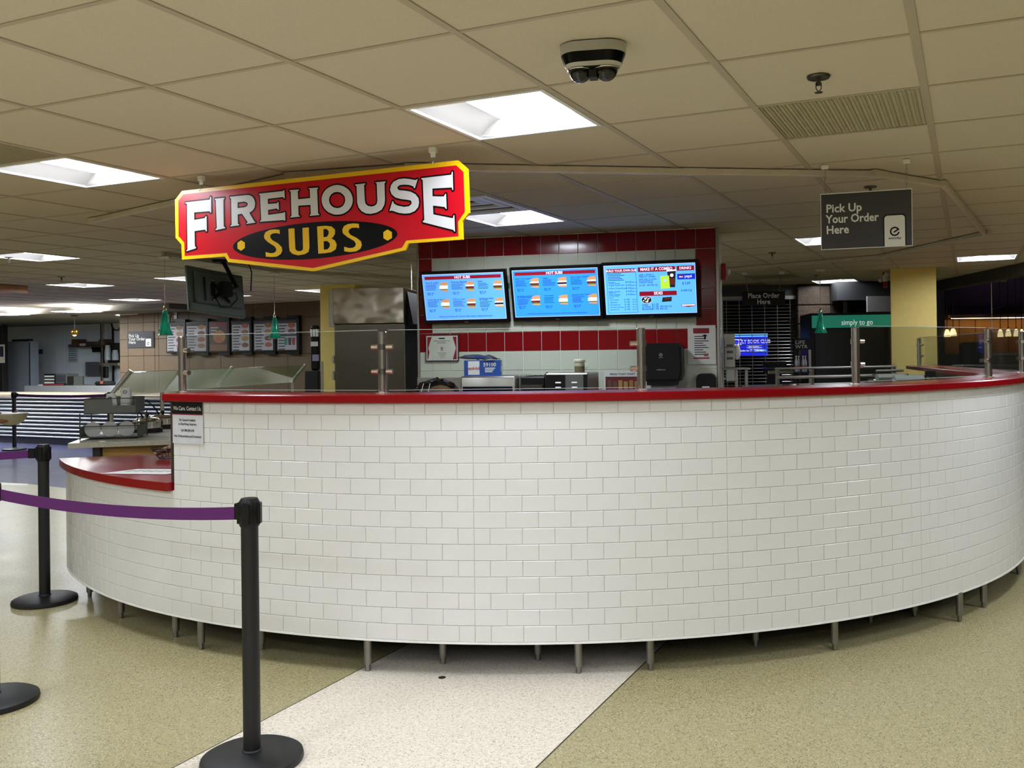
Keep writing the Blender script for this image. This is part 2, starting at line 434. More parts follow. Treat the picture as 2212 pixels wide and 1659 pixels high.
# ================================================================ CURVED COUNTER
CX, CY, RC = -.1025, 8.03, 3.716
A0 = -2.3098; STEP = 1.2192/3.72; TW = STEP/8; RH = .0762; ZB = .156; ZT = 1.287
A_L = R(-147.7); A_T = R(-121.4); A_E = R(-12.3)
ctr = thing('curved_counter', 'long curved counter clad in white glazed brick tiles on steel legs', 'counter', (CX, CY, 0))
def path(a0, a1, n, straight=0.):
    pts = []
    for k in range(n+1):
        a = a0+(a1-a0)*k/n; pts.append((RC*math.cos(a), RC*math.sin(a), math.cos(a), math.sin(a)))
    if straight:
        x, y, nx, ny = pts[-1]; tx, ty = -ny, nx
        for q in (.5, 1.): pts.append((x+tx*straight*q, y+ty*straight*q, nx, ny))
    return pts
def sweep(prof, pts):                       # prof: closed (offset, z) loop
    vs = []; n = len(prof); fs = []
    for x, y, nx, ny in pts:
        for o, z in prof: vs.append((x+nx*o, y+ny*o, z))
    ar = sum(prof[i][0]*prof[(i+1) % n][1]-prof[(i+1) % n][0]*prof[i][1] for i in range(n))
    for k in range(len(pts)-1):
        for i in range(n):
            j = (i+1) % n; q = (k*n+i, k*n+j, (k+1)*n+j, (k+1)*n+i); fs.append(q if ar < 0 else tuple(reversed(q)))
    c0 = tuple(range(n)); c1 = tuple((len(pts)-1)*n+i for i in range(n))
    fs += [c0 if ar > 0 else tuple(reversed(c0)), tuple(reversed(c1)) if ar > 0 else c1]
    return G()._a(vs, fs)
def band(o0, o1, z0, z1, c=0.):
    if not c: return [(o0, z0), (o1, z0), (o1, z1), (o0, z1)]
    return [(o0+c, z0), (o1-c, z0), (o1, z0+c), (o1, z1-c), (o1-c, z1), (o0+c, z1), (o0, z1-c), (o0, z0+c)]
SL = 3.15
m_inner = mat('grey laminate', '8f8c86', .5)
obj('backing', sweep(band(-.09, -.0015, ZB, ZT), path(A_T, A_E, 60, SL)), m_grout, ctr, smooth=True)
obj('backing', sweep(band(-.09, -.0015, ZB, .815), path(A_L, A_T, 14)), m_grout, ctr, smooth=True)
obj('inner_panel', sweep(band(-.11, -.09, ZB, ZT-.004), path(A_T, A_E, 50, SL)), m_inner, ctr, smooth=True)
obj('underside', sweep(band(-1.1, -.004, ZB-.004, ZB+.012), path(A_L, A_E, 60)), m_dark, ctr)  # wide bottom panel added to keep light from under the counter
obj('shade_panel', sweep(band(-.66, -.62, 0, ZB), path(A_L+.05, A_E, 50)), m_blackm, ctr)  # black panel added under the counter to deepen the shade behind the legs
obj('edge_trim', sweep(band(-.01, .006, ZB-.003, ZB+.007), path(A_L, A_E, 70, SL)), mat('white edge trim', 'f4f3ef', .35), ctr, smooth=True)
m_brown = mat('dark brown end trim', '3a2a22', .5)
a = A_T-.0015; g = sweep(band(-.30, .004, .862, ZT-.002), path(a-.004, a, 1)); obj('end_panel', g, m_brown, ctr)
a = A_L; g = sweep(band(-.5, .002, ZB, .812), path(a-.006, a, 1)); obj('end_panel', g, m_inner, ctr)
# --- brick tiles: one object each for the 300 that show largest
def tile_mesh(w, h):
    ins = .0024; t = .0028; hw, hh = w/2-.0006, h/2-.0006; nx = 4
    xs = [-hw]+[-hw+ins+(2*hw-2*ins)*k/nx for k in range(nx+1)]+[hw]
    zs = [-hh, -hh+ins, hh-ins, hh]; vs = []; fs = []
    for k, z in enumerate(zs):
        for i, x in enumerate(xs):
            edge = k in (0, 3) or i in (0, len(xs)-1)
            vs.append((x, x*x/(2*RC)-(0.0005 if edge else t), z))
    n = len(xs)
    for k in range(3):
        for i in range(n-1): fs.append((k*n+i, k*n+i+1, (k+1)*n+i+1, (k+1)*n+i))
    return G()._a(vs, fs)
tiles = []
seams = [A0+STEP*k for k in range(-1, 8)]
for r in range(15):
    z0 = ZB+.007+r*RH; z1 = min(z0+RH, ZT)
    for s in seams:
        ivs = [(s+TW*k, s+TW*(k+1)) for k in range(8)] if r % 2 else [(s, s+TW/2)]+[(s+TW*(k+.5), s+TW*(k+1.5)) for k in range(7)]+[(s+TW*7.5, s+TW*8)]
        for a, b in ivs:
            for zz0, zz1, lo in ((z0, min(z1, .815), A_L), (max(z0, .815), z1, A_T)):
                if zz1-zz0 < .012: continue
                # below the worktop every tile counts; above it only the tall part
                if zz0 >= .815-1e-6 or zz1 > .815: aa = max(a, A_T)
                else: aa = max(a, A_L)
                if z0 < .815 < z1:
                    if zz0 < .8149 and b > A_T:      # tall part keeps the uncut tile
                        if a < A_T: aa, bb = max(a, A_L), A_T
                        else: continue
                    else: bb = b
                    if zz0 >= .8149: zz0, zz1 = z0, z1; aa = max(a, A_T)
                else: bb = b
                bb = min(bb, A_E)
                if bb-aa < .004: continue
                tiles.append((aa, bb, zz0, zz1))
def tscore(t):
    am = (t[0]+t[1])/2; x, y = CX+RC*math.cos(am), CY+RC*math.sin(am); d = math.hypot(x, y)
    c = (-(x*math.cos(am)+y*math.sin(am)))/d
    return max(0, c)*(t[1]-t[0])*(t[3]-t[2])/d**2
tiles.sort(key=tscore, reverse=True)
cache = {}
m_brick = m_tile
for a, b, z0, z1 in tiles[:300]:
    k = (round((b-a)*RC, 4), round(z1-z0, 4))
    if k not in cache:
        cache[k] = tile_mesh(*k).mesh('tile'); cache[k].materials.append(m_brick)
    am = (a+b)/2
    obj('tile', cache[k], None, ctr, (RC*math.cos(am), RC*math.sin(am), (z0+z1)/2), (0, 0, am+math.pi/2))
g = G()
for a, b, z0, z1 in tiles[300:]:
    am = (a+b)/2; q = tile_mesh((b-a)*RC, z1-z0)
    g.M = Matrix.Translation((RC*math.cos(am), RC*math.sin(am), (z0+z1)/2)) @ Matrix.Rotation(am+math.pi/2, 4, 'Z'); g._a(q.v, q.f)
obj('tiles', g, m_brick, ctr, kind='stuff')
# --- legs
LEGS = [(795,1449),(1250,1454),(1405,1447),(1803,1404),(2073,1342),(2125,1312),(435,1402),(380,1376),(262,1335),(194,1290),(566,1403),(957,1434),(1162,1426),(1632,1396),(1880,1345),(1975,1332),(2200,1240)]
m_legst = mat('dull steel', '8f8b85', .42, .9, var=.08)
legm = G().lathe([(.019, .034), (.019, .16)], 14).mesh('leg'); legm.materials.append(m_legst)
footm = G().lathe([(.011, 0), (.0135, .004), (.0145, .035)], 6).mesh('foot'); footm.materials.append(m_legst)
for px, py in LEGS:
    p = atz(px, py, 0); l = obj('leg', legm, None, ctr, (p.x-CX, p.y-CY, 0)); obj('foot', footm, None, l)
# --- worktops
ledge = obj('countertop', sweep(band(-.3, .036, ZT, 1.327, .005), path(A_T-.012, A_E, 80, SL+.05)), m_red, None, (CX, CY, 0), smooth=True,
            label='red polished ledge running along the top of the curved counter', cat='countertop')
arc = path(R(-149.3), A_T-.004, 24)
pts = [(x+nx*.036, y+ny*.036) for x, y, nx, ny in arc]
x, y, nx, ny = arc[-1]; pts += [(x-nx*.14, y-ny*.14), (-1.75, -2.1), (-2.05, -1.55)]
obj('countertop', G().slab(pts, .815, .86), m_red, None, (CX, CY, 0), label='low red serving shelf at the left end of the curved counter', cat='countertop')
# --- partition posts and panes
m_nick = mat('warm polished steel', 'f2ece8', .18, 1., var=.02)
def post(p, clamps, label, h=.303):
    a = math.atan2(p.y-CY, p.x-CX)
    t = thing('partition_post', label, 'post', (p.x, p.y, 1.327), a+math.pi/2, group='polished posts of the glass partition')
    obj('flange', G().lathe([(.034, 0), (.034, .004), (.022, .008)], 20), m_nick, t, smooth=True)
    obj('tube', G().lathe([(.0215, .004), (.0215, h-.004), (.018, h)], 20), m_nick, t, smooth=True)
    for s in clamps:
        for z in (.107, .228):
            c = obj('clamp', G().lathe([(.013, .018*s), (.013, .055*s)] if s > 0 else [(.013, -.055), (.013, -.018)], 14, (0, 0, z), ax='x'), m_nick, t, smooth=True)
            obj('collar', G().lathe([(.0255, z-.014), (.0255, z+.014)], 20), m_nick, c, smooth=True)
    return t
PR = 3.6
def onring(px, py):
    p = atz(px, py, 1.327); a = math.atan2(p.y-CY, p.x-CX); return Vector((CX+PR*math.cos(a), CY+PR*math.sin(a), 1.327))
PP = [onring(*q) for q in ((388,848),(827,850),(1382,843),(1866,832),(2139,816))] + [Vector((3.37, 6.72, 1.327)), Vector((3.47, 7.47, 1.327)), Vector((3.96, 10.15, 1.327))]
PLB = ['polished post at the left end of the red ledge', 'polished post in front of the tall steel cabinet', 'polished post left of the black towel dispenser',
       'polished post in front of the dark drinks cooler', 'polished post near the right end, before the dining area', 'polished post cut by the right edge of the picture',
       'polished post on the right arm of the ledge, just behind the bend', 'farthest polished post, before the right yellow column']
for p, cl, lb in zip(PP, [(1,), (-1, 1), (-1,), (1,), (-1, 1), (-1, 1), (-1, 1), (-1,)], PLB): post(p, cl, lb)
m_edge = mat('polished glass edge', 'b9c6c0', .3)
def pane(a, b, label):
    d = b-a; L = d.length; m = (a+b)/2
    o_ = obj('glass_panel', G().cbox(-L/2+.028, L/2-.028, -.004, .004, .016, .31, .0015), m_pglass, None, m, (0, 0, math.atan2(d.y, d.x)), label=label, cat='glass panel', group='panes of the glass partition')
    for z_ in (.3095, .0145): obj('polished_edge', G().box(-L/2+.029, L/2-.029, -.0035, .0035, z_, z_+.0022), m_edge, o_)
for i, lb in ((0, 'clear pane between the left end post and the post by the steel cabinet'), (1, 'clear pane in front of the menu wall, left of the towel dispenser'),
              (3, 'clear pane in front of the right yellow column'), (4, 'clear pane at the right edge of the picture'), (5, 'clear pane round the bend at the right, outside the picture'),
              (6, 'farthest clear pane, on the right arm of the ledge')):
    pane(PP[i], PP[i+1], lb)

# ================================================================ NOTICE ON THE COUNTER
am = R(-119.55); n_ = Vector((math.cos(am), math.sin(am), 0)); P0 = Vector((CX, CY, 0))+n_*(RC+.007)
t = thing('notice', 'white feedback notice with black heading stuck on the tiles under the ledge', 'notice', (P0.x, P0.y, 1.165), am+math.pi/2)
hw = .1175; zt = .118; zb = -.098
obj('plate', G().box(-hw, hw, .0, .0025, zb, zt), mat('notice white', 'cfd0d4', .35), t)
obj('heading', G().rect(-hw, hw, .058, zt, -.0006), m_black, t)
obj('rule', G().rect(-hw, hw, .0525, .058, -.0006), mat('notice red', '7d1018', .4), t)
g = G().text('We Care. Contact Us.', 0, .076, .03, -.0012, .014, 'CENTER', fit=.218); obj('lettering', g, m_paper, t)
g = G()
for s_, z_, f_ in (('For General Feedback', .020, .126), ('or Data Privacy Inquiries:', -.001, .14), ('Call: 888.289.6185', -.034, .103), ('Visit: FirehouseSubs.com/Comments', -.064, .212)):
    g.text(s_, 0, z_, .0175, -.0012, .014, 'CENTER', fit=f_)
obj('lettering', g, m_black, t)

# ================================================================ HANGING SIGN
SIGN={
'outer':[(-0.8698,0.384),(-0.9203,0.34),(-0.9181,0.143),(-0.8778,0.105),(-0.8751,0.026),(-0.5794,0.026),(-0.5583,-0.004),(-0.0169,-0.077),(0.5089,-0.006),(0.5277,0.024),(0.8149,0.024),(0.8136,0.103),(0.8503,0.14),(0.8445,0.336),(0.7952,0.378)],
'inner':[(-0.8599,0.365),(-0.8953,0.334),(-0.8962,0.15),(-0.8568,0.114),(-0.8545,0.044),(-0.5664,0.043),(-0.5472,0.013),(-0.0191,-0.061),(0.4945,0.007),(0.5187,0.038),(0.7948,0.039),(0.7939,0.105),(0.8292,0.145),(0.8248,0.323),(0.7876,0.356)],
'F':[(-0.8434,0.321),(-0.6742,0.322),(-0.6716,0.336),(-0.6653,0.336),(-0.6662,0.255),(-0.6716,0.255),(-0.676,0.263),(-0.783,0.265),(-0.783,0.226),(-0.7114,0.23),(-0.7015,0.24),(-0.698,0.239),(-0.697,0.161),(-0.7028,0.161),(-0.7091,0.171),(-0.7816,0.168),(-0.7807,0.091),(-0.7718,0.082),(-0.7718,0.079),(-0.8402,0.067),(-0.8411,0.07),(-0.8326,0.077),(-0.8326,0.313),(-0.8443,0.317)],
'I':[(-0.6411,0.324),(-0.5749,0.323),(-0.5749,0.319),(-0.5825,0.315),(-0.5825,0.178),(-0.5717,0.173),(-0.5727,0.169),(-0.6375,0.163),(-0.6389,0.167),(-0.6286,0.174),(-0.6344,0.315),(-0.6398,0.319)],
'R':[(-0.5386,0.325),(-0.4254,0.325),(-0.4075,0.322),(-0.3901,0.313),(-0.378,0.297),(-0.3735,0.28),(-0.3771,0.259),(-0.3914,0.244),(-0.4129,0.235),(-0.3811,0.19),(-0.3726,0.185),(-0.3749,0.183),(-0.4317,0.18),(-0.4317,0.183),(-0.4232,0.189),(-0.4608,0.234),(-0.489,0.232),(-0.4881,0.184),(-0.4791,0.181),(-0.4805,0.177),(-0.5386,0.175),(-0.5396,0.179),(-0.5297,0.183),(-0.531,0.315),(-0.5386,0.32)],
'R_h':[(-0.4881,0.293),(-0.4438,0.294),(-0.4277,0.288),(-0.421,0.279),(-0.4263,0.27),(-0.4407,0.265),(-0.489,0.264)],
'E':[(-0.348,0.325),(-0.1963,0.325),(-0.191,0.33),(-0.1874,0.33),(-0.1856,0.288),(-0.1896,0.288),(-0.1963,0.296),(-0.293,0.295),(-0.2921,0.269),(-0.2362,0.268),(-0.2281,0.275),(-0.225,0.274),(-0.2227,0.235),(-0.2272,0.235),(-0.2371,0.243),(-0.2921,0.24),(-0.2912,0.215),(-0.1963,0.218),(-0.1887,0.222),(-0.1852,0.221),(-0.1843,0.179),(-0.1874,0.179),(-0.1963,0.183),(-0.3449,0.185),(-0.3449,0.188),(-0.336,0.194),(-0.3418,0.316),(-0.3494,0.321)],
'H':[(-0.1569,0.326),(-0.0961,0.324),(-0.0961,0.321),(-0.1051,0.317),(-0.1028,0.277),(-0.0303,0.277),(-0.0312,0.319),(-0.0388,0.323),(-0.0388,0.325),(0.0202,0.323),(0.0202,0.32),(0.0126,0.316),(0.0171,0.198),(0.0247,0.195),(0.0247,0.191),(-0.0335,0.191),(-0.0335,0.195),(-0.0268,0.199),(-0.0281,0.244),(-0.1028,0.246),(-0.1019,0.199),(-0.093,0.195),(-0.093,0.192),(-0.1525,0.192),(-0.1525,0.196),(-0.1449,0.2),(-0.148,0.318),(-0.1569,0.323)],
'O':[(0.222,0.248),(0.2207,0.234),(0.2153,0.221),(0.2064,0.21),(0.1952,0.2),(0.1809,0.193),(0.1657,0.187),(0.1482,0.185),(0.1303,0.185),(0.1119,0.187),(0.095,0.193),(0.0788,0.2),(0.0654,0.21),(0.0533,0.222),(0.0457,0.235),(0.0404,0.249),(0.039,0.263),(0.0404,0.276),(0.0457,0.289),(0.0547,0.301),(0.0668,0.311),(0.0811,0.318),(0.0972,0.323),(0.1142,0.326),(0.1326,0.326),(0.15,0.323),(0.167,0.317),(0.1831,0.309),(0.1965,0.299),(0.2073,0.288),(0.2153,0.275),(0.2207,0.261)],
'O_h':[(0.1786,0.25),(0.1746,0.236),(0.1643,0.224),(0.1491,0.217),(0.1303,0.216),(0.1119,0.22),(0.0963,0.23),(0.0865,0.243),(0.0829,0.258),(0.0865,0.273),(0.0972,0.285),(0.1129,0.292),(0.1316,0.293),(0.15,0.289),(0.1647,0.279),(0.1755,0.266)],
'U':[(0.2359,0.319),(0.2954,0.319),(0.2954,0.316),(0.2878,0.312),(0.291,0.24),(0.2945,0.224),(0.3075,0.213),(0.3272,0.208),(0.346,0.21),(0.3581,0.218),(0.3625,0.234),(0.3594,0.313),(0.3514,0.317),(0.3514,0.319),(0.41,0.318),(0.41,0.315),(0.4033,0.31),(0.4046,0.233),(0.401,0.211),(0.3858,0.189),(0.3581,0.178),(0.3241,0.174),(0.2963,0.178),(0.2713,0.191),(0.2547,0.21),(0.2471,0.233),(0.2449,0.31),(0.2359,0.316)],
'S':[(0.5849,0.312),(0.5693,0.272),(0.5652,0.273),(0.5608,0.282),(0.5397,0.29),(0.5133,0.294),(0.4869,0.294),(0.4749,0.287),(0.4739,0.28),(0.4825,0.271),(0.5165,0.266),(0.5455,0.259),(0.5719,0.245),(0.5881,0.226),(0.5916,0.206),(0.5858,0.185),(0.5684,0.169),(0.5411,0.161),(0.512,0.161),(0.4793,0.167),(0.4494,0.178),(0.4373,0.181),(0.4306,0.178),(0.4288,0.18),(0.4462,0.224),(0.4498,0.223),(0.4538,0.212),(0.4735,0.201),(0.5089,0.192),(0.5366,0.193),(0.5496,0.202),(0.5509,0.212),(0.5451,0.219),(0.5277,0.223),(0.4945,0.229),(0.4619,0.239),(0.4417,0.256),(0.4332,0.277),(0.4386,0.297),(0.4538,0.313),(0.4816,0.322),(0.5142,0.322),(0.5464,0.316),(0.5684,0.31),(0.5791,0.31),(0.5827,0.314)],
'E2':[(0.6037,0.315),(0.763,0.316),(0.7666,0.33),(0.7706,0.328),(0.772,0.247),(0.7688,0.246),(0.7644,0.259),(0.6628,0.263),(0.6632,0.228),(0.7223,0.222),(0.7312,0.234),(0.7344,0.233),(0.7366,0.165),(0.7326,0.166),(0.7259,0.175),(0.665,0.186),(0.6664,0.146),(0.7675,0.121),(0.7733,0.135),(0.7764,0.134),(0.7787,0.06),(0.7751,0.062),(0.7697,0.069),(0.61,0.115),(0.6091,0.12),(0.618,0.124),(0.6122,0.306),(0.6037,0.312)],
's1':[(-0.2205,0.137),(-0.2196,0.116),(-0.2384,0.122),(-0.2626,0.122),(-0.2787,0.115),(-0.28,0.103),(-0.2679,0.089),(-0.2317,0.071),(-0.2084,0.051),(-0.2053,0.034),(-0.2138,0.018),(-0.2406,0.006),(-0.2746,0.006),(-0.3096,0.01),(-0.3109,0.033),(-0.28,0.025),(-0.259,0.025),(-0.2447,0.032),(-0.2424,0.044),(-0.2527,0.057),(-0.2952,0.081),(-0.3163,0.099),(-0.3198,0.113),(-0.31,0.131),(-0.2832,0.14),(-0.2514,0.141)],
'u':[(-0.1655,0.138),(-0.1279,0.138),(-0.1238,0.037),(-0.1149,0.028),(-0.0997,0.024),(-0.0818,0.027),(-0.0764,0.035),(-0.0787,0.136),(-0.0402,0.136),(-0.037,0.04),(-0.0433,0.018),(-0.0666,0.008),(-0.1073,0.005),(-0.1413,0.014),(-0.1588,0.029),(-0.1623,0.048)],
'b':[(0.0104,0.137),(0.0623,0.137),(0.0963,0.131),(0.116,0.115),(0.116,0.095),(0.103,0.078),(0.0932,0.075),(0.1151,0.063),(0.1258,0.043),(0.1196,0.021),(0.0941,0.009),(0.0601,0.006),(0.0149,0.006)],
'b_h1':[(0.048,0.122),(0.0668,0.121),(0.0788,0.111),(0.0788,0.097),(0.0686,0.084),(0.048,0.083)],
'b_h2':[(0.0489,0.064),(0.0708,0.063),(0.0851,0.051),(0.0851,0.037),(0.0721,0.024),(0.0489,0.023)],
's2':[(0.2547,0.133),(0.2569,0.112),(0.2382,0.116),(0.214,0.116),(0.1988,0.109),(0.1952,0.098),(0.2064,0.084),(0.2417,0.067),(0.2659,0.05),(0.2713,0.032),(0.2627,0.015),(0.2382,0.004),(0.2019,0.003),(0.1692,0.009),(0.1688,0.03),(0.1974,0.022),(0.2198,0.022),(0.2328,0.028),(0.2372,0.04),(0.2274,0.054),(0.1867,0.076),(0.1625,0.094),(0.159,0.11),(0.1679,0.127),(0.1921,0.136),(0.2238,0.137)],
'hx1':[(-0.468,0.101),(-0.4438,0.088),(-0.4438,0.061),(-0.4693,0.048),(-0.4925,0.061),(-0.4921,0.09)],
'hx2':[(0.4167,0.095),(0.4408,0.081),(0.4408,0.054),(0.4167,0.043),(0.3934,0.056),(0.3934,0.084)],
}

def sg(k): return [(x, z+2) for x, z in SIGN[k]]
YS = -.4305
t = thing('hanging_sign', 'large red shop sign with yellow border and white lettering hanging from the ceiling', 'sign', (-1.16553, 4.43217, 0), YS)
m_sy = mat('sign yellow', 'e8b90a', .3, var=.02); m_sr = mat('sign red', 'bb0a1e', .3, var=.02, spec=.3); m_sk = mat('sign black', '07080a', .35, var=.05, spec=.15); m_sw = mat('sign white', 'd4d4d8', .33, var=.01)
obj('board', G().prism(sg('outer'), 0, .012), m_sy, t)
obj('field', G().flat(sg('inner'), -.0006), m_sr, t)
ex = (-.5234+.4704)/2; ez = 2.0715; ea = .4969; eb = .088
g = G().disc(ex, ez, ea, eb, -.0012, 64); obj('oval', g, m_sk, t)
g = G()
for k in ('F', 'I', 'R', 'E', 'H', 'O', 'U', 'S', 'E2', 'R_h', 'O_h'): g.stroke(sg(k), .0074, -.0018)
obj('letter_outline', g, m_sk, t)
for k in ('F', 'I', 'R', 'E', 'H', 'O', 'U', 'S', 'E2'):
    obj('letter', G().flat(sg(k), -.0026, [sg(k+'_h')] if k+'_h' in SIGN else ()), m_sw, t)
for k, h in (('s1', ()), ('u', ()), ('b', ('b_h1', 'b_h2')), ('s2', ())):
    obj('letter', G().flat(sg(k), -.0026, [sg(q) for q in h]), m_sy, t)
for k in ('hx1', 'hx2'): obj('hexagon', G().flat(sg(k), -.0026), m_sy, t)
m_wire = mat('galvanised wire', '9a968e', .35, .8)
for s in (-.74, .663):
    c = obj('ceiling_clip', G().cbox(s-.018, s+.018, -.006, .018, 2.425, 2.452, .003), m_white, t)
    obj('clip_tab', G().box(s-.012, s+.012, .004, .008, 2.405, 2.426), m_white, c)
    obj('hook', G().tube([(s, .006, 2.412), (s+.004, .003, 2.40), (s+.008, -.004, 2.385), (s+.004, -.008, 2.374), (s-.004, -.007, 2.371), (s-.007, .004, 2.377)], .0012, 6), m_wire, t)

# ---- dark pick-up sign on chains
def chain(parent, x, y, z0, z1, mt):
    n = max(2, int((z1-z0)/.022)); g = G()
    for k in range(n):
        zc = z0+(k+.5)*(z1-z0)/n; q = (z1-z0)/n*.62; pts = []
        for a in range(8):
            an = a*math.pi/4; dx, dz = .0045*math.cos(an), q*math.sin(an)
            pts.append((x+dx, y, zc+dz) if k % 2 else (x, y+dx, zc+dz))
        g.tube(pts, .0012, 5, closed=True)
    return obj('chain', g, mt, parent)
a, b = at(1772, 419, 4.68), at(1970, 407, 4.545)
m_sgrey = mat('charcoal sign', '3c3c42', .22, var=.03)
t = thing('hanging_sign', 'dark grey pick up your order sign hanging on two chains', 'sign', ((a.x+b.x)/2, (a.y+b.y)/2, 0), math.atan2(b.y-a.y, b.x-a.x))
w2 = (b-a).length/2; z1 = a.z; z0 = at(1772, 540, 4.68).z; h = z1-z0
obj('board', G().box(-w2, w2, 0, .006, z0, z1), m_paper, t)
obj('face', G().rect(-w2+.003, w2-.003, z0+.003, z1-.005, -.0006), m_sgrey, t)
g = G()
for s_, v, f_ in (('Pick Up', .66, .392), ('Your Order', .47, .587), ('Here', .28, .247)): g.text(s_, -w2+.026, z0+h*v, .058, -.0014, .022, 'LEFT', fit=2*w2*f_)
obj('lettering', g, m_paper, t)
def rrect(x0, x1, z0, z1, r, top_only=True):
    p = [(x0, z0), (x1, z0)]
    for k in range(7): an = k*math.pi/12; p.append((x1-r+r*math.cos(an), z1-r+r*math.sin(an)))
    for k in range(7): an = math.pi/2+k*math.pi/12; p.append((x0+r-r*math.cos(math.pi-an), z1-r+r*math.sin(an)))
    return p
x0, x1 = w2*.40, w2*.84; zt = z0+h*.545
obj('phone_outline', G().flat(rrect(x0-.006, x1+.006, z0+.003, zt+.008, .02), -.0010), m_black, t)
obj('phone', G().flat(rrect(x0, x1, z0+.003, zt, .016), -.0014), m_paper, t)
xm = (x0+x1)/2; g = G()
pts = [(xm+.0195*math.cos(R(q)), z0+h*.265+.0195*math.sin(R(q))) for q in range(25, 352, 12)]
g.stroke(pts, .0037, -.002, closed=False); g.stroke([(xm-.003, z0+h*.265-.003), (xm+.018, z0+h*.265+.011)], .0037, -.002, closed=False)
g.text('everyday', xm, z0+h*.132, .0165, -.002, .02, 'CENTER', 1.)
obj('emblem', g, m_black, t)
for s in (-w2+.024, w2-.024):
    obj('ceiling_clip', G().cbox(s-.018, s+.018, -.004, .014, 2.43, 2.452, .003), m_white, t)
    chain(t, s, .003, z1-.004, 2.432, m_wire)
# ================================================================ TILED MENU WALL
WA = R(-13.); wd_ = Vector((math.cos(WA), math.sin(WA), 0)); wn = Vector((math.sin(WA), -math.cos(WA), 0))   # wn points to the camera side
WL = 2.42; WR = Vector((1.205, 6.98, 0)); WO = WR-wd_*WL
m_rt = mat('dark red glazed tile', '860512', .12, var=.05, vscale=4, bump=.01, bscale=20)
m_wt = mat('cream glazed tile', 'd3d8c6', .14, var=.03, vscale=4, bump=.01, bscale=20)
wall = obj('wall_menu', G().box(0, WL, .006, .5, 0, CZ+.01), m_grout, None, WO, (0, 0, WA), kind='structure', label='tiled menu wall with red and cream tiles behind the counter')
T6 = .1524
def sqt(w, h, t=.006): 
    ins = .0025; a, b = w/2-.0011, h/2-.0011
    return G()._a([(-a,t,-b),(a,t,-b),(a,t,b),(-a,t,b),(-a+ins,0,-b+ins),(a-ins,0,-b+ins),(a-ins,0,b-ins),(-a+ins,0,b-ins)],
                  [(4,5,6,7),(0,1,5,4),(1,2,6,5),(2,3,7,6),(3,0,4,7)])
tm = {}
def put_tile(x0, x1, z0, z1, red, rot=0., yy=0., side=False):
    k = (round(x1-x0, 4), round(z1-z0, 4), red)
    if k not in tm:
        tm[k] = sqt(k[0], k[1]).mesh('wall_tile'); tm[k].materials.append(m_rt if red else m_wt)
    if side: obj('side_tile', tm[k], None, wall, (WL+.006, (x0+x1)/2, (z0+z1)/2), (0, 0, math.pi/2))
    else: obj('wall_tile', tm[k], None, wall, ((x0+x1)/2, 0, (z0+z1)/2))
for r in range(9):
    z1 = CZ-r*T6; z0 = z1-T6
    for c in range(16):
        x1 = WL-.012-c*T6; x0 = max(x1-T6, .012)
        if x1-x0 < .02: continue
        red = r == 0 or (r < 5 and c in (0, 15)) or (r == 5 and c > 0)
        put_tile(x0, x1, z0, z1, red)
    for c in range(3): put_tile(.012+c*T6, .012+(c+1)*T6, z0, z1, False, side=True)
m_alu = mat('aluminium trim', 'b4b0aa', .3, 1., var=.06, vscale=9, stretch=(1, 1, .3))
obj('corner_trim', G().cbox(WL-.014, WL+.012, -.006, .02, 0, CZ, .004), m_alu, wall)
obj('corner_trim', G().cbox(-.006, .014, -.006, .02, 0, CZ, .004), m_alu, wall)

def onwall(px, py, off=0.):
    d = ray(px, py); k = ((WO+wn*off-CAM).dot(wn))/d.dot(wn); return CAM+d*k
def wl(px, py, off=0.):                       # local x, z on the wall
    p = onwall(px, py, off); return (p-WO).dot(wd_), p.z

# ---------------------------------------------------------------- menu screens
E1 = 1.0
s_blue = [glow('screen blue A', '5aa3ff', 1.05), glow('screen blue B', '2f8cff', 1.05), glow('screen blue C', '5eb2ff', 1.1)]
s_edge = glow('screen pale edge', 'b9ccff', 1.0); s_red = glow('screen red', '8a0a22', .9); s_wht = glow('screen white', 'f4e6ff', 1.15); s_ink = glow('screen ink', '123a86', .8)
s_bun = glow('screen bun', 'c88f5e', .9); s_cream = glow('screen cream', 'efe3dc', 1.); s_meat = glow('screen meat', '6a241c', .8); s_green = glow('screen salad', '4c7a3c', .8); s_gry = glow('screen dark', '20242c', .6); s_lime = glow('screen lime', 'b4e33c', 1.); s_pb = glow('screen royal', '1230c8', 1.)
def tv(name, label, cx, cy, wpx, tilt, yaw, ratio=.5625, off=.11, dep=.045):
    c = onwall(cx, cy, off); w = wpx*c.y/FPX/math.cos(yaw-0)
    t = thing('menu_screen', label, 'screen', c, yaw, tilt, group='menu screens on the tiled wall')
    h = w*ratio*1.04
    g = G().cbox(-w/2, w/2, 0, dep, -h/2, h/2, .004); obj('housing', g, m_black, t)
    bz = .021; x0, x1, z0, z1 = -w/2+bz, w/2-bz, -h/2+bz*1.5, h/2-bz
    obj('mount', G().box(-.12, .12, dep, off+.02, -.09, .09), m_blackm, t)
    obj('maker_plate', G().rect(-.016, .016, -h/2+.008, -h/2+.0125, -.0012), m_steel, t)
    return t, (x0, x1, z0, z1)
def UV(b): return lambda u, v: (b[0]+(b[1]-b[0])*u, b[3]-(b[3]-b[2])*v)
def bars(g, f, u, v, n, wid, dv, y, rnd):
    for k in range(n):
        x, z = f(u, v+k*dv); x2, z2 = f(u+wid*(1-.35*rnd.random()), v+k*dv+dv*.38); g.rect(x, x2, z2, z, y)
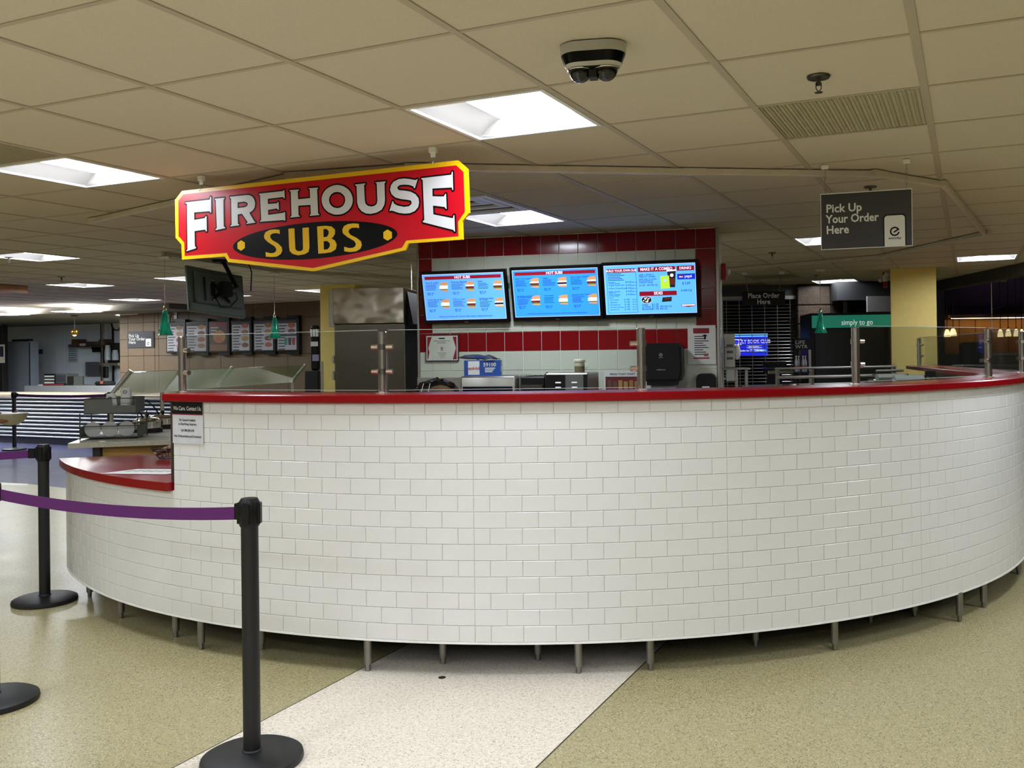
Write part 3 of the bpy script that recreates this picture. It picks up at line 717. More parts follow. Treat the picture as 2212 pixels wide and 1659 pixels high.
def sub_pic(t, f, u, v, w, h, style, y):
    # a round sandwich cut off at its right side: bun, filling, salad, lower bun
    x0, z1 = f(u, v); x1, z0 = f(u+w, v+h); W_, H_ = x1-x0, z1-z0
    def half(a, b, za, zb, k=5, bulge=.12):
        return [(x1, za), (x1, zb)]+[(x0+W_*(a+(bulge*abs(q/k*2-1)**2)), zb+(za-zb)*q/k) for q in range(k+1)]
    mt = {'meat': s_meat, 'ham': s_cream, 'dark': s_gry, 'bacon': s_meat}[style]
    obj('picture_part', G().flat(half(.02, 0, z0+H_*.62, z1, bulge=.6), y), s_bun, t)
    obj('picture_part', G().flat(half(.0, 0, z0+H_*.45, z0+H_*.64), y-.0002), s_cream, t)
    obj('picture_part', G().flat(half(-.02, 0, z0+H_*.27, z0+H_*.48), y-.0003), mt, t)
    obj('picture_part', G().flat(half(.0, 0, z0+H_*.17, z0+H_*.28), y-.0004), s_green if style != 'dark' else s_cream, t)
    obj('picture_part', G().flat(half(.05, 0, z0, z0+H_*.18, bulge=.55), y-.0002), s_bun, t)
TILT = R(13)
rnd = random.Random(3)
menus = [('left menu screen listing hot subs, beside the tall steel cabinet', 1002.5, 642, 190, s_blue[0],
          [('Hook & Ladder', 'ham'), ('Firehouse Meatball', 'meat'), ('Italian', 'bacon'), ('Turkey Bacon Ranch', 'ham'), ('Club on a Sub', 'bacon'), ('Firehouse Steak\n& Cheese', 'dark')], 'Enjoy your hot sub cold. Choose white, wheat or gluten-free bread.'),
         ('middle menu screen listing hot subs, deeper blue', 1200.5, 634, 195.5, s_blue[1],
          [('New York Steamer', 'meat'), ('Veggie', 'dark'), ('Spicy Cajun Chicken', 'bacon'), ('Smokehouse Beef\n& Cheddar Brisket', 'meat'), ('Tuna Salad', 'ham'), ('Jamaican Jerk Turkey', 'ham')], '2,000 calories a day is used for general nutrition advice, but calorie needs vary. Additional nutrition information available upon request.')]
for n_, (lb, cx, cy, wp, bl_, items, foot) in enumerate(menus):
    t, b = tv('menu_screen', lb, cx, cy, wp, TILT, WA-R(2)); f = UV(b); S = b[1]-b[0]
    obj('display', G().rect(*b, -.0008), s_edge, t)
    obj('picture', G().rect(b[0]+.004, b[1]-.004, b[2]+.004, b[3]-.004, -.0012), bl_, t)
    xa, za = f(.03, .045); xb, zb = f(.972, .115); obj('banner', G().rect(xa, xb, zb, za, -.0016), s_red, t)
    x, z = f(.5, .103); obj('lettering', G().text('HOT SUBS', x, z, S*.042, -.0022, .02, 'CENTER'), s_wht, t)
    g = G(); y = -.0018
    for k, (nm, st) in enumerate(items):
        col, row = k % 3, k//3
        u = (.035, .355, .685)[col]+.004*row; v = .185+.37*row
        for q, line in enumerate(nm.split('\n')):
            x, z = f(u, v+.028*q+.012); g.text(line, x, z, S*.026, y, .018)
        v2 = v+.035+.028*nm.count('\n')
        bars(g, f, u, v2, 5, .155, .027, y, rnd)
        x, z = f(u+.012, v+.235); g.text('$8.79  M', x, z, S*.022, y, .015)
        x, z = f(u+.018, v+.265); g.text('840 Cal', x, z, S*.02, y, .015)
        sub_pic(t, f, (.205, .53, .87)[col], v-.012, .105, .205, st, -.002)
    x, z = f(.5, .94); g.text(foot, x, z, S*(.024 if n_ == 0 else .0205), y, .015, 'CENTER', 1 if n_ == 0 else .62)
    obj('small_print', g, s_ink, t, kind='stuff')
t, b = tv('menu_screen', 'right menu screen with build your own sub, combo, sides and drinks', 1404, 626, 203.5, TILT, WA-R(2)); f = UV(b); S = b[1]-b[0]
obj('display', G().rect(*b, -.0008), s_edge, t); obj('picture', G().rect(b[0]+.004, b[1]-.004, b[2]+.004, b[3]-.004, -.0012), s_blue[2], t)
for u0, u1, v0, v1, s_, sz, u in ((.03, .355, .07, .145, 'BUILD YOUR OWN SUB', .034, .192), (.378, .783, .055, .152, 'MAKE IT A COMBO', .044, .58), (.8, .987, .055, .15, 'DRINKS', .04, .893), (.383, .79, .545, .635, 'SIDES', .044, .59)):
    xa, za = f(u0, v0); xb, zb = f(u1, v1); obj('banner', G().rect(xa, xb, zb, za, -.0016), s_red, t)
    x, z = f(u, (v0+v1)/2+.022); obj('lettering', G().text(s_, x, z, S*sz, -.0022, .02, 'CENTER', .92), s_wht, t)
g = G(); y = -.0018
pa = [f(*q) for q in ((.03, .145), (.355, .145), (.355, .965), (.03, .965))]; g.stroke(pa, .0012, y)
bars(g, f, .04, .165, 5, .2, .032, y, rnd)
for k, (a_, b_) in enumerate((('Smoked\nTurkey Breast', 0), ('Virginia Honey Ham', 0), ('Grilled Chicken Breast', 0), ('Italian Cheese\nPastrami', 0), ('Other Choice\nCorned Beef', 0))):
    v = .35+.063*k
    for q, l in enumerate(a_.split('\n')): x, z = f(.043, v+.026*q); g.text(l, x, z, S*.022, y, .012)
    x, z = f(.235, v+.008); g.text('$ 9.05', x, z, S*.026, y, .015); x, z = f(.302, v+.008); g.text('680 Cal', x, z, S*.018, y, .01)
x, z = f(.043, .665); g.text('Extras', x, z, S*.02, y, .01)
for k, l in enumerate(('Extra cheese', 'Add bacon', 'Add pepperoni', 'Add onions, mushrooms', 'Gluten-free roll')):
    x, z = f(.05, .71+.05*k); g.text(l, x, z, S*.021, y, .01, sx=.9 if k < 3 else .72); x, z = f(.21, .71+.05*k); g.text('$ 1.89', x, z, S*.024, y, .012); x, z = f(.3, .71+.05*k); g.text('90 Cal', x, z, S*.018, y, .01)
for l, u, v, sz in (('with a drink +', .385, .225, .031), ('chips or cookie', .385, .262, .031), ('Swap chips or cookie', .385, .31, .024), ('for a brownie for', .385, .342, .024), ('additional charge', .385, .374, .024), ('$ 3.05   60-730 Cal', .385, .435, .028),
                    ('Chips', .405, .83, .031), ('Cookies', .405, .873, .031), ('Brownies', .405, .918, .031), ('$ 1.35', .515, .83, .031), ('$ 1.35', .515, .873, .031), ('$ 1.95', .515, .918, .031), ('290-320 Cal', .6, .873, .028), ('420 Cal', .6, .918, .028),
                    ('$ 2.09', .852, .425, .037), ('0-300 Cal', .838, .565, .032)):
    x, z = f(u, v); g.text(l, x, z, S*sz, y, .016, sx=.92)
obj('small_print', g, s_ink, t, kind='stuff')
xa, za = f(.803, .213); xb, zb = f(.995, .325); obj('drink_logo', G().rect(xa, xb, zb, za, -.0018), s_pb, t)
x, z = f(.843, .268); rr = (za-zb)*.36
obj('logo_ball', G().disc(x, z, rr, rr, -.0022), s_wht, t); obj('logo_ball', G().flat([(x+rr*math.cos(R(a)), z+rr*math.sin(R(a))) for a in range(10, 181, 10)]+[(x-rr*.3, z+rr*.25), (x+rr*.4, z-.05*rr)], -.0025), s_red, t)
obj('logo_ball', G().flat([(x+rr*math.cos(R(a)), z+rr*math.sin(R(a))) for a in range(200, 341, 10)]+[(x+rr*.3, z-rr*.35)], -.0025), s_pb, t)
x, z = f(.882, .287); obj('lettering', G().text('pepsi', x, z, S*.042, -.0022, .01, sx=.9), s_wht, t)
# cup and crisp bag, cookie, brownie, small emblem
def quad(us, m_, yy): obj('picture_part', G().flat([f(*q) for q in us], yy), m_, t)
quad(((.695, .145), (.79, .135), (.775, .475), (.715, .475)), s_gry, -.002); quad(((.69, .13), (.795, .12), (.795, .15), (.69, .16)), s_wht, -.0022); quad(((.72, .3), (.775, .3), (.772, .42), (.722, .42)), s_meat, -.0022)
x, z = f(.745, .235); obj('picture_part', G().disc(x, z, .013, .013, -.0023), s_wht, t)
quad(((.62, .245), (.715, .24), (.72, .49), (.622, .5)), s_lime, -.0024); x, z = f(.668, .335); obj('picture_part', G().disc(x, z, .014, .011, -.0026), s_edge, t)
x, z = f(.458, .715); obj('picture_part', G().disc(x, z, .043, .03, -.002), s_edge, t); obj('picture_part', G().disc(x, z, .038, .026, -.0022), s_gry, t)
for a in range(9): obj('picture_part', G().disc(x+.024*math.cos(a*.7)*(.4+.6*(a % 2)), z+.016*math.sin(a*.7), .006, .005, -.0024, 8), s_cream, t)
quad(((.635, .675), (.735, .665), (.73, .755), (.625, .765)), s_gry, -.0022); quad(((.65, .69), (.725, .683), (.722, .715), (.645, .72)), s_meat, -.0024)
quad(((.835, .825), (.99, .82), (.985, .86), (.955, .865), (.91, .88), (.87, .865), (.835, .862)), s_red, -.002); quad(((.84, .832), (.985, .828), (.98, .85), (.842, .855)), s_wht, -.0022)
# small green status tag behind the left and middle screens
x, z = wl(1097, 617, .01); obj('cable_tag', G().box(-.012, .012, -.008, 0, -.02, .02), mat('green tag', '1f7a4a', .5), None, onwall(1097.5, 617, .004), (0, 0, WA), label='small green tag on the wall between the left and middle menu screens', cat='tag')

# ---------------------------------------------------------------- things on the wall
def wthing(name, label, cat, px, py, off=.0): return thing(name, label, cat, onwall(px, py, off), WA)
def size(x0, y0, x1, y1, off=0.):
    a = onwall(x0, y0, off); b = onwall(x1, y1, off); return abs((b-a).dot(wd_)), abs(a.z-b.z)
w, h = size(920, 724, 992, 780)
t = wthing('framed_certificate', 'framed certificate with red corners on the cream tiles', 'certificate', 956, 752, .004); w2, h2 = w/2, h/2
obj('frame', G().cbox(-w2, w2, -.014, 0, -h2, h2, .003), mat('dark frame', '3c3a36', .4), t); i_ = .008
obj('sheet', G().rect(-w2+i_, w2-i_, -h2+i_, h2-i_, -.0146), m_paper, t)
obj('corner', G().flat([(-w2+.016, h2-.016), (-w2+.016, -h2+.016), (-w2+.022, -h2+.016), (-w2+.06, h2-.016)][::-1], -.0150), mat('certificate red', '8c1524', .5), t)
obj('corner', G().flat([(w2-.016, h2-.016), (w2-.016, -h2+.016), (w2-.05, -h2+.016), (w2-.022, 0), (w2-.05, h2-.016)][::-1], -.0150), MATS['certificate red'], t)
obj('panel', G().flat([(-w2+.055, h2-.018), (-w2+.024, 0), (-w2+.055, -h2+.018), (w2-.055, -h2+.018), (w2-.024, 0), (w2-.055, h2-.018)], -.0154), mat('certificate paper', 'd6d9c8', .6), t)
g = G().disc(0, -.002, .012, .014, -.0158); g.flat([(-.008, -.014), (.008, -.014), (.006, -.026), (0, -.02), (-.006, -.026)][::-1], -.0158); obj('seal', g, mat('seal rose', 'b98a86', .6), t)
g = G(); g.text('Restaurant Excellence Visit', 0, h2-.052, .0125, -.016, .01, 'CENTER'); g.text('2022 Certificate', 0, h2-.068, .0115, -.016, .01, 'CENTER')
g.flat([(-.03, h2-.024), (-.02, h2-.034), (.02, h2-.034), (.03, h2-.024)], -.016)
for k in range(4): g.rect(-.04+.008*k, .04-.008*k, -.04-.012*k, -.038-.012*k, -.016)
obj('lettering', g, m_black, t)

w, h = size(1497, 711, 1533, 772)
t = wthing('wall_poster', 'white plastic board with a printed dress code sheet right of the towel dispenser', 'poster', 1516, 747, .004)
obj('board', G().box(-.105, .105, -.006, 0, -.14, .155), mat('white board', 'dcdcd2', .35), t)
obj('sheet', G().rect(-w/2-.002, w/2-.004, -h/2+.01, h/2+.0, -.0066), m_paper, t)
obj('heading', G().rect(-w/2-.002, w/2-.004, h/2-.014, h/2+.026, -.0069), MATS['certificate red'], t)
obj('footer', G().rect(-w/2-.002, w/2-.004, -h/2+.01, -h/2+.02, -.0069), MATS['certificate red'], t)
g = G()
for k in range(9): g.rect(-w/2+.006, w/2-.05+.02*(k % 3), h/2-.04-.017*k, h/2-.034-.017*k, -.007)
g.flat([(.018, h/2-.06), (.018, h/2-.036), (.008, h/2-.04), (.008, h/2-.028), (.024, h/2-.022), (.04, h/2-.028), (.04, h/2-.04), (.032, h/2-.036), (.032, h/2-.06)], -.007) if w > .05 else None
obj('printing', g, m_black, t)
obj('printing', G().rect(w/2-.045, w/2-.012, -h/2+.028, -h/2+.05, -.0071), mat('poster photo', 'a5604c', .6), t)

# towel dispenser
a = onwall(1388, 739, .22); w, h = size(1390, 740, 1482, 828, .22)
t = wthing('towel_dispenser', 'large black paper towel dispenser on the wall with a sheet hanging out', 'towel dispenser', 1435, 782, .0); w2 = w/2; h2 = h/2*.93
pr = [(-w2+.02, -h2), (w2-.02, -h2), (w2, -h2+.05), (w2-.005, h2-.03), (w2-.03, h2), (-w2+.03, h2), (-w2+.005, h2-.03), (-w2, -h2+.05)]
g = G().prism(pr, -.2, 0); obj('cover', g, m_black, t, smooth=True)
g = G().prism([(x*.9, z*.93+.005) for x, z in pr], -.222, -.2); obj('front_shell', g, m_black, t)
obj('outlet', G().box(-w2*.72, w2*.72, -.19, -.05, -h2-.03, -h2), m_blackm, t)
obj('paper_towel', G().cbox(-w2*.55, w2*.6, -.13, -.126, -h2-.1, -h2+.01, .001), m_paper, t)
g = G(); g.stroke([(.011*math.cos(k*.7), .055+.011*math.sin(k*.7)) for k in range(9)], .0028, -.2235); g.disc(0, .055, .004, .004, -.2235, 10)
g.rect(-.016, .016, .033, .036, -.2235); g.text('enMotion', 0, -h2*.42, .017, -.2235, .01, 'CENTER')
obj('logo', g, mat('grey print', '8d9294', .5), t)
# soap dispenser
t = wthing('soap_dispenser', 'rounded black soap dispenser at the bottom right corner of the tiled wall', 'soap dispenser', 1527, 832, .0)
pr = [(-.07, -.1), (.07, -.1), (.074, .05), (.06, .082), (.04, .09), (-.04, .09), (-.06, .082), (-.074, .05)]
obj('body', G().prism(pr, -.1, 0), m_black, t, smooth=True); obj('front_shell', G().prism([(x*.9, z*.92) for x, z in pr], -.115, -.1), m_black, t)
obj('name_plate', G().cbox(-.028, .028, -.12, -.114, -.035, -.005, .004), m_paper, t); g = G().text('SOAP', 0, -.026, .017, -.1212, .01, 'CENTER'); obj('lettering', g, m_black, t)
# toast chart
t = wthing('toast_chart', 'bread toast chart sheet with pictures of bread, left of the towel dispenser', 'chart', 1345, 825, .004)
w, h = size(1305, 805, 1386, 850); obj('sheet', G().box(-w/2, w/2, -.003, 0, -.16, h/2), m_paper, t)
obj('picture', G().rect(-w/2+.012, w/2-.03, -.15, h/2-.04, -.0036), mat('chart maroon', '6a1420', .5), t)
obj('heading', G().text('BREAD TOAST CHART', 0, h/2-.028, .021, -.004, .015, 'CENTER', .92), m_black, t)
for k in range(6):
    x = -w/2+.045+.042*k; obj('bread', G().cbox(x-.016, x+.016, -.006, -.004, -.1, h/2-.068-.01*(k % 2), .006), mat('toast %d' % (k//2), ('6b4a38', 'b08552', 'a0743f')[k//2], .7), t)
# fire strobe on the end of the wall
p = WO+wd_*(WL+.012)+Vector((math.sin(-WA), math.cos(-WA), 0))*.3
t = thing('fire_strobe', 'red fire alarm strobe on the end of the tiled wall', 'fire alarm', (p.x, p.y, at(1566, 588, p.y).z), WA)
m_fire = mat('alarm red', '9c1016', .35)
obj('housing', G().cbox(0, .04, -.06, .06, -.065, .065, .006), m_fire, t); obj('lamp', G().ball((.05, 0, .0), .022, 12, 8, (1, 1, 1.2)), mat('clear strobe lens', 'dfe4e6', .1), t, smooth='all')
# ================================================================ KITCHEN EQUIPMENT INSIDE THE RING
# work table along the wall carries the appliances
def kloc(px, py, y): return at(px, py, y)
TBZ = 1.02
tb = thing('work_table', 'stainless work table under the menu wall', 'table', WO+wn*.42, WA)
obj('tabletop', G().cbox(0, WL-.05, -.4, .4, TBZ-.04, TBZ, .006), m_steel, tb)
for x in (.06, WL-.12):
    for y in (-.34, .34): obj('leg', G().lathe([(.02, 0), (.02, TBZ-.04)], 12, (x, y, 0)), m_steel, tb)
obj('shelf', G().box(.04, WL-.1, -.36, .36, .3, .32), m_steel, tb)
obj('backsplash', G().box(0, .62, .39, .41, TBZ, 1.33), m_steel, tb)
def ktop(px, off): p = onwall(px, 840, off); return Vector((p.x, p.y, TBZ))
# conveyor toaster oven
p = ktop(1075, .42); w = 120*p.y/FPX; zt_ = at(1075, 812, p.y-.2).z
t = thing('toaster_oven', 'stainless conveyor oven with a dark front window under the blue foil box', 'oven', p, WA); h = zt_-TBZ
obj('body', G().cbox(-w/2, w/2, -.25, .25, .03, h, .015, 3), m_steel, t, smooth=True)
obj('window', G().cbox(-w/2+.02, w/2-.02, -.258, -.248, .08, h-.075, .004), mat('dark oven glass', '10131c', .08), t)
obj('control_strip', G().rect(-w/2+.04, w/2-.2, .1, .12, -.26), glow('blue display', '2848c8', .8), t)
for sx in (-1, 1): obj('foot', G().lathe([(.02, 0), (.02, .03)], 10, (sx*w*.4, -.18, 0)), m_blackm, t)
topz = zt_
# blue foil box on top
p2 = p+Vector((0, 0, h))+wn*.05; p2 = Vector((at(1045, 800, p.y).x, p2.y, topz))
t = thing('foil_box', 'blue and white aluminium foil box standing on the oven', 'box', p2, WA+R(12)); w = .27; hb = .115
obj('carton', G().box(-w/2, w/2, -.07, .07, 0, hb), mat('foil box blue', '1c4a9c', .4), t)
obj('panel', G().rect(-w/2+.03, -.02, .008, hb-.006, -.0706), m_paper, t)
obj('lettering', G().text('handi-foil', -.065, .046, .031, -.0715, .02, 'CENTER', .8), mat('foil red', 'b01c28', .5), t)
g = G().text('59100', .055, .07, .038, -.0715, .02, 'CENTER'); 
for k in range(3): g.rect(.02, .095-.01*k, .052-.013*k, .06-.013*k, -.0712)
obj('lettering', g, m_paper, t)
g = G(); g.M = Matrix.Translation((w/2, 0, 0)) @ Matrix.Rotation(math.pi/2, 4, 'Z'); g.rect(-.04, .03, .03, .07, -.0006); g.text('NEW', -.005, .085, .025, -.0006, .02, 'CENTER'); obj('end_label', g, m_paper, t)
g = G().text('10/100', 0, 0, .001, 0)
# crumpled dark bag on the box
t = thing('snack_bag', 'crumpled dark bag lying on the blue foil box', 'bag', p2+Vector((-.03, 0, hb)), WA+R(5))
g = G(); rr = random.Random(5); nx, ny = 9, 6; vs = []; fs = []
for sgn in (1, 0):
    for j in range(ny):
        for i in range(nx):
            u, v = i/(nx-1)*2-1, j/(ny-1)*2-1; th = .03*(1-u**4)*(1-v**2)
            vs.append((u*.14+.01*v, v*.07, .008+th*(1 if sgn else .05)+rr.uniform(-.006, .008)*sgn+(.018*max(0, -u-.4))))
for j in range(ny-1):
    for i in range(nx-1):
        a = j*nx+i; fs.append((a, a+1, a+nx+1, a+nx)); a += nx*ny; fs.append((a, a+nx, a+nx+1, a+1))
for i in range(nx-1):
    for a, b in ((i, i+nx*ny), ): fs.append((a, a+nx*ny, a+nx*ny+1, a+1)); c = (ny-1)*nx+i; fs.append((c, c+1, c+1+nx*ny, c+nx*ny))
for j in range(ny-1):
    a = j*nx; fs.append((a, a+nx, a+nx+nx*ny, a+nx*ny)); c = a+nx-1; fs.append((c, c+nx*ny, c+nx+nx*ny, c+nx))
g._a(vs, fs); obj('bag_film', g, mat('dark foil film', '3a3436', .25, .3, var=.3, vscale=30), t, smooth='all')
obj('bag_print', G().box(-.02, .05, -.072, -.05, .012, .03), mat('bag blue', '243c80', .35), t)
# black toaster with a tray leaning on it
p = ktop(1165, .4); t = thing('toaster', 'black slotted toaster between the steel oven and the vented heater', 'toaster', p, WA)
zt_ = at(1160, 812, p.y).z-TBZ; w = .19
obj('body', G().cbox(-w/2, w/2, -.2, .2, .02, zt_, .01), m_black, t)
for k in range(4): obj('slot', G().box(-w/2+.03+.04*k, -w/2+.05+.04*k, -.15, .12, zt_, zt_+.004), m_blackm, t)
obj('side_rail', G().cbox(-w/2-.006, -w/2+.01, -.21, -.19, .02, zt_+.01, .004), m_steel, t)
obj('tray', G().box(-.07, .085, -.26, -.215, zt_-.09, zt_-.06), mat('dark tray', '3a3732', .5), t); obj('handle', G().tube([(w/2, -.2, zt_+.01), (w/2+.02, -.2, zt_+.03)], .006), m_black, t)
# vented steel heater
p = ktop(1238, .40); t = thing('food_heater', 'grey steel food heater with three bright side vents', 'heater', p, WA)
zt_ = at(1238, 806, p.y-.2).z-TBZ; w = 92*p.y/FPX
obj('body', G().cbox(-w/2, w/2, -.22, .2, .02, zt_, .008), mat('grey steel', '8b8d8a', .35, .8), t)
obj('dark_panel', G().box(-w/2+.005, -.01, -.226, -.22, .03, zt_-.012), m_black, t)
for k in range(3):
    for x in (-.06, .06): obj('vent', G().cbox(x-.022, x+.022, -.232, -.224, zt_-.075-.035*k, zt_-.062-.035*k, .004), mat('bright vent', 'e6e6e0', .3), t)
obj('end_sticker', G().rect(w/2-.035, w/2-.005, .05, zt_-.01, -.2215), m_black, t)
hz = p+Vector((0, 0, zt_))
# seasoning shaker
c = at(1252, 790, p.y); t = thing('seasoning_shaker', 'clear seasoning shaker with white lid and handle on the heater', 'shaker', (c.x, p.y, hz.z)); hs_ = at(1252, 777, p.y).z-hz.z
obj('cup', G().lathe([(.036, 0), (.038, hs_*.85)], 18), mat('cloudy plastic', 'c9c3a8', .25), t, smooth=True)
obj('contents', G().lathe([(.0375, .004), (.0388, hs_*.5)], 18), mat('pepper', '6f6448', .8), t)
obj('lid', G().lathe([(.042, hs_*.85), (.042, hs_), (.036, hs_+.004)], 18), mat('cream lid', 'e6e2c2', .4), t, smooth=True)
obj('handle', G().tube([(.038, 0, hs_*.85), (.068, 0, hs_*.8), (.06, 0, hs_*.45), (.045, 0, hs_*.3)], .003, 6), m_white, t)
# plastic bag of bread
p = ktop(943, .5); t = thing('bread_bag', 'clear plastic bag of bread at the left end of the work table', 'bag', p, WA)
hb = at(943, 818, p.y).z-TBZ
g = G().ball((.03, 0, hb*.45), hb*.42, 14, 8, (1.1, .8, .95)); obj('bread', g, mat('dark bread', '7a5532', .8, var=.25), t, smooth='all')
m_film = glass('plastic film', 'e8ecec', 1.6, 1.5)
g = G(); rr = random.Random(9); b0 = G().ball((0, 0, hb*.5), hb*.52, 14, 9, (1.25, .9, .98)); g._a([(x*(1+rr.uniform(-.08, .08)), y*(1+rr.uniform(-.08, .08)), max(.001, z*(1+rr.uniform(-.06, .04)))) for x, y, z in b0.v], b0.f)
obj('film', g, m_film, t)
for k in range(2):
    a = k*.5-.8; obj('bag_crease', G().tube([(-.1+.05*k, -.13, hb*.2), (-.08+.06*k, -.145, hb*.55), (-.06+.05*k, -.11, hb*.9)], .002, 5), m_white, t)

# ---------------------------------------------------------------- tall steel cabinet left of the menu wall
m_wavy = mat('wavy steel sheet', 'a59f92', .2, 1., var=.05, vscale=3, bump=.9, bscale=3.2)
yc_ = 8.3; a = at(722, 840, yc_); b = at(877, 840, yc_); zt_ = at(800, 622, yc_).z; zs = at(800, 700, yc_).z
t = thing('steel_cabinet', 'tall stainless steel cabinet with wavy reflections left of the menu wall', 'cabinet', ((a.x+b.x)/2, yc_, 0), R(-4)); w2 = (b.x-a.x)/2
obj('body', G().cbox(-w2, w2, 0, .75, .1, zs, .004), mat('dark steel sheet', '8a857a', .28, 1., bump=.15, bscale=3), t)
g = G(); nx, nz = 12, 8; obj('top_hood', G().cbox(-w2, w2, -.03, .75, zs+.004, zt_, .004), m_wavy, t)
obj('side_flange', G().cbox(-w2-.055, -w2-.002, .02, .2, zs-.02, zt_-.01, .003), m_steel, t)
obj('hinge', G().cbox(-w2-.02, -w2, -.01, .03, zs-.5, zs-.42, .003), m_steel, t); obj('hinge', G().cbox(-w2-.02, -w2, -.01, .03, zs-.35, zs-.28, .003), m_steel, t)
for sx in (-1, 1):
    for y in (.06, .68): obj('leg', G().lathe([(.02, 0), (.02, .1)], 10, (sx*(w2-.06), y, 0)), m_steel, t)
obj('side_gusset', G().prism([(w2+.002, zs), (w2+.055, zs), (w2+.002, zt_-.03)], .1, .6), m_dark, t)
obj('door', G().box(-w2+.01, w2-.01, -.008, 0, .14, zs-.01), mat('dark door sheet', '77726a', .22, 1., bump=.2, bscale=2.5), t)
# black speaker hanging behind the cabinet
c = at(889, 634, 9.4); t = thing('wall_speaker', 'black speaker hanging between the steel cabinet and the menu wall', 'speaker', c, R(-20))
obj('body', G().lathe([(.035, -.14), (.045, -.1), (.045, .1), (.03, .13)], 14, (0, 0, -.02), ax='x'), m_black, t, smooth=True)
obj('lower_box', G().cbox(-.1, .1, -.05, .1, -.35, -.13, .01), m_blackm, t); obj('rod', G().tube([(0, 0, .02), (0, 0, CZ-c.z)], .006, 6), m_white, t)

# ---------------------------------------------------------------- yellow columns
def column(px0, px1, y, label, dep=.5, rz=0.):
    a = at(px0, 700, y); b = at(px1, 700, y); d = b-a; d.z = 0
    t = thing('column', label, 'column', (a.x, a.y, 0), math.atan2(d.y, d.x)+rz); L = d.length
    obj('shaft', G().cbox(0, L, 0, dep, 0, CZ+.01, .006), m_yellow, t); 
    obj('corner_guard', G().cbox(-.004, .03, -.006, .01, .1, 1.45, .003), m_steel, t); obj('corner_guard', G().cbox(L-.03, L+.004, -.006, .01, .1, 1.3, .003), m_steel, t)
    return t, L
column(692, 768, 12.1, 'yellow painted column behind the tall steel cabinet')
a = atz(1923, 582, CZ); b = atz(2022, 578, CZ); d = b-a
t = thing('column', 'yellow painted column at the right, behind the glass partition', 'column', (a.x, a.y, 0), math.atan2(d.y, d.x))
L = d.length; obj('shaft', G().cbox(0, L, 0, .75, 0, CZ+.01, .004), m_yellow, t)
obj('corner_guard', G().cbox(-.004, .05, -.006, .01, .1, at(1925, 788, a.y).z, .003), m_steel, t); obj('corner_guard', G().cbox(L-.05, L+.004, -.006, .01, .1, at(1925, 788, a.y).z, .003), m_steel, t)
obj('pipe_elbow', G().tube([(-.03, .3, CZ-.02), (-.06, .3, CZ-.06), (-.06, .3, CZ-.12)], .03, 10), m_white, t)
ps = t.location+Vector((math.sin(-t.rotation_euler.z)*.35-.02, .35, 0))
t = thing('fire_strobe', 'red fire alarm strobe on the side of the right yellow column', 'fire alarm', (ps.x, ps.y, at(1905, 605, ps.y).z), math.atan2(d.y, d.x))
obj('housing', G().cbox(-.06, -.005, -.06, .06, -.09, .09, .006), m_fire, t); obj('lamp', G().ball((-.085, -.02, .0), .028, 12, 8), MATS['clear strobe lens'], t, smooth='all')
# ================================================================ LEFT SIDE
# ---- salad bar behind the low shelf
SB = [(-3.61, 6.75), (-3.79, 7.4), (-4.1, 8.6), (-4.16, 12.9), (-3.35, 12.9), (-3.35, 11.3), (-2.75, 11.3), (-2.75, 7.02)]
m_gran = mat('pale granite', 'b9b5a2', .25, var=.18, vscale=120)
m_oak = mat('oak veneer', 'b0853f', .45, var=.14, vscale=6, stretch=(1, 1, 14))
t = thing('salad_bar', 'oak salad bar with pale granite top behind the low red shelf', 'salad bar', (-3.4, 9.6, 0))
lp = lambda pts, s=1.: [((x+3.4), (y-9.6)) for x, y in pts]
obj('granite_top', G().slab(lp(SB), .862, .9), m_gran, t)
ins = [(-3.47, 6.86), (-3.66, 7.45), (-3.97, 8.62), (-4.02, 12.8), (-3.45, 12.8), (-3.45, 11.2), (-2.85, 11.2), (-2.85, 7.1)]
obj('body', G().slab(lp(ins), .1, .862), m_oak, t); obj('plinth', G().slab(lp([(x+.05 if x < -3.3 else x-.05, y+.05) for x, y in ins]), 0, .1), m_blackm, t)
obj('corner_post', G().box(-.075, -.02, -2.76, -2.70, .1, .86), m_dark, t)
# sneeze guard on it
PO = [(240, 8.2), (350, 9.3), (470, 10.6), (632, 12.4)]
gu = thing('sneeze_guard', 'glass sneeze guard on bent steel posts over the salad bar', 'sneeze guard', (-4.0, 10.2, .9))
m_gg = glass('greenish guard glass', 'dfe8da', .45)
tops = []
for px, y in PO:
    b = at(px, 845, y); b = Vector((b.x+4.0, y-10.2, 0)); k = Vector((b.x, b.y, .29)); e = Vector((b.x+.17, b.y+.02, .51))
    obj('post', G().tube([b, k-Vector((0, 0, .03)), k+Vector((.012, 0, .02)), e], .019, 12), m_steel, gu, smooth=True); tops.append((k, e))
for i in range(3):
    (a, b), (c, d) = tops[i], tops[i+1]; o = Vector((.02, 0, -.02)); q = [a+o*0, c+o*0, d+Vector((0, 0, .0)), b]; n = (q[1]-q[0]).cross(q[3]-q[0]).normalized()*.005
    ins_ = [v+n*4.6 for v in q]; g = G()._a([*(v-n for v in ins_), *(v+n for v in ins_)], [(0, 1, 2, 3), (7, 6, 5, 4), (0, 4, 5, 1), (1, 5, 6, 2), (2, 6, 7, 3), (3, 7, 4, 0)])
    obj('glass_pane', g, m_gg, gu)
    for v, w_ in ((a, b), (c, d)):
        p = v.lerp(w_, .3); obj('clip', G().ball((p.x, p.y, p.z+.0), .022, 8, 6), m_steel, gu)
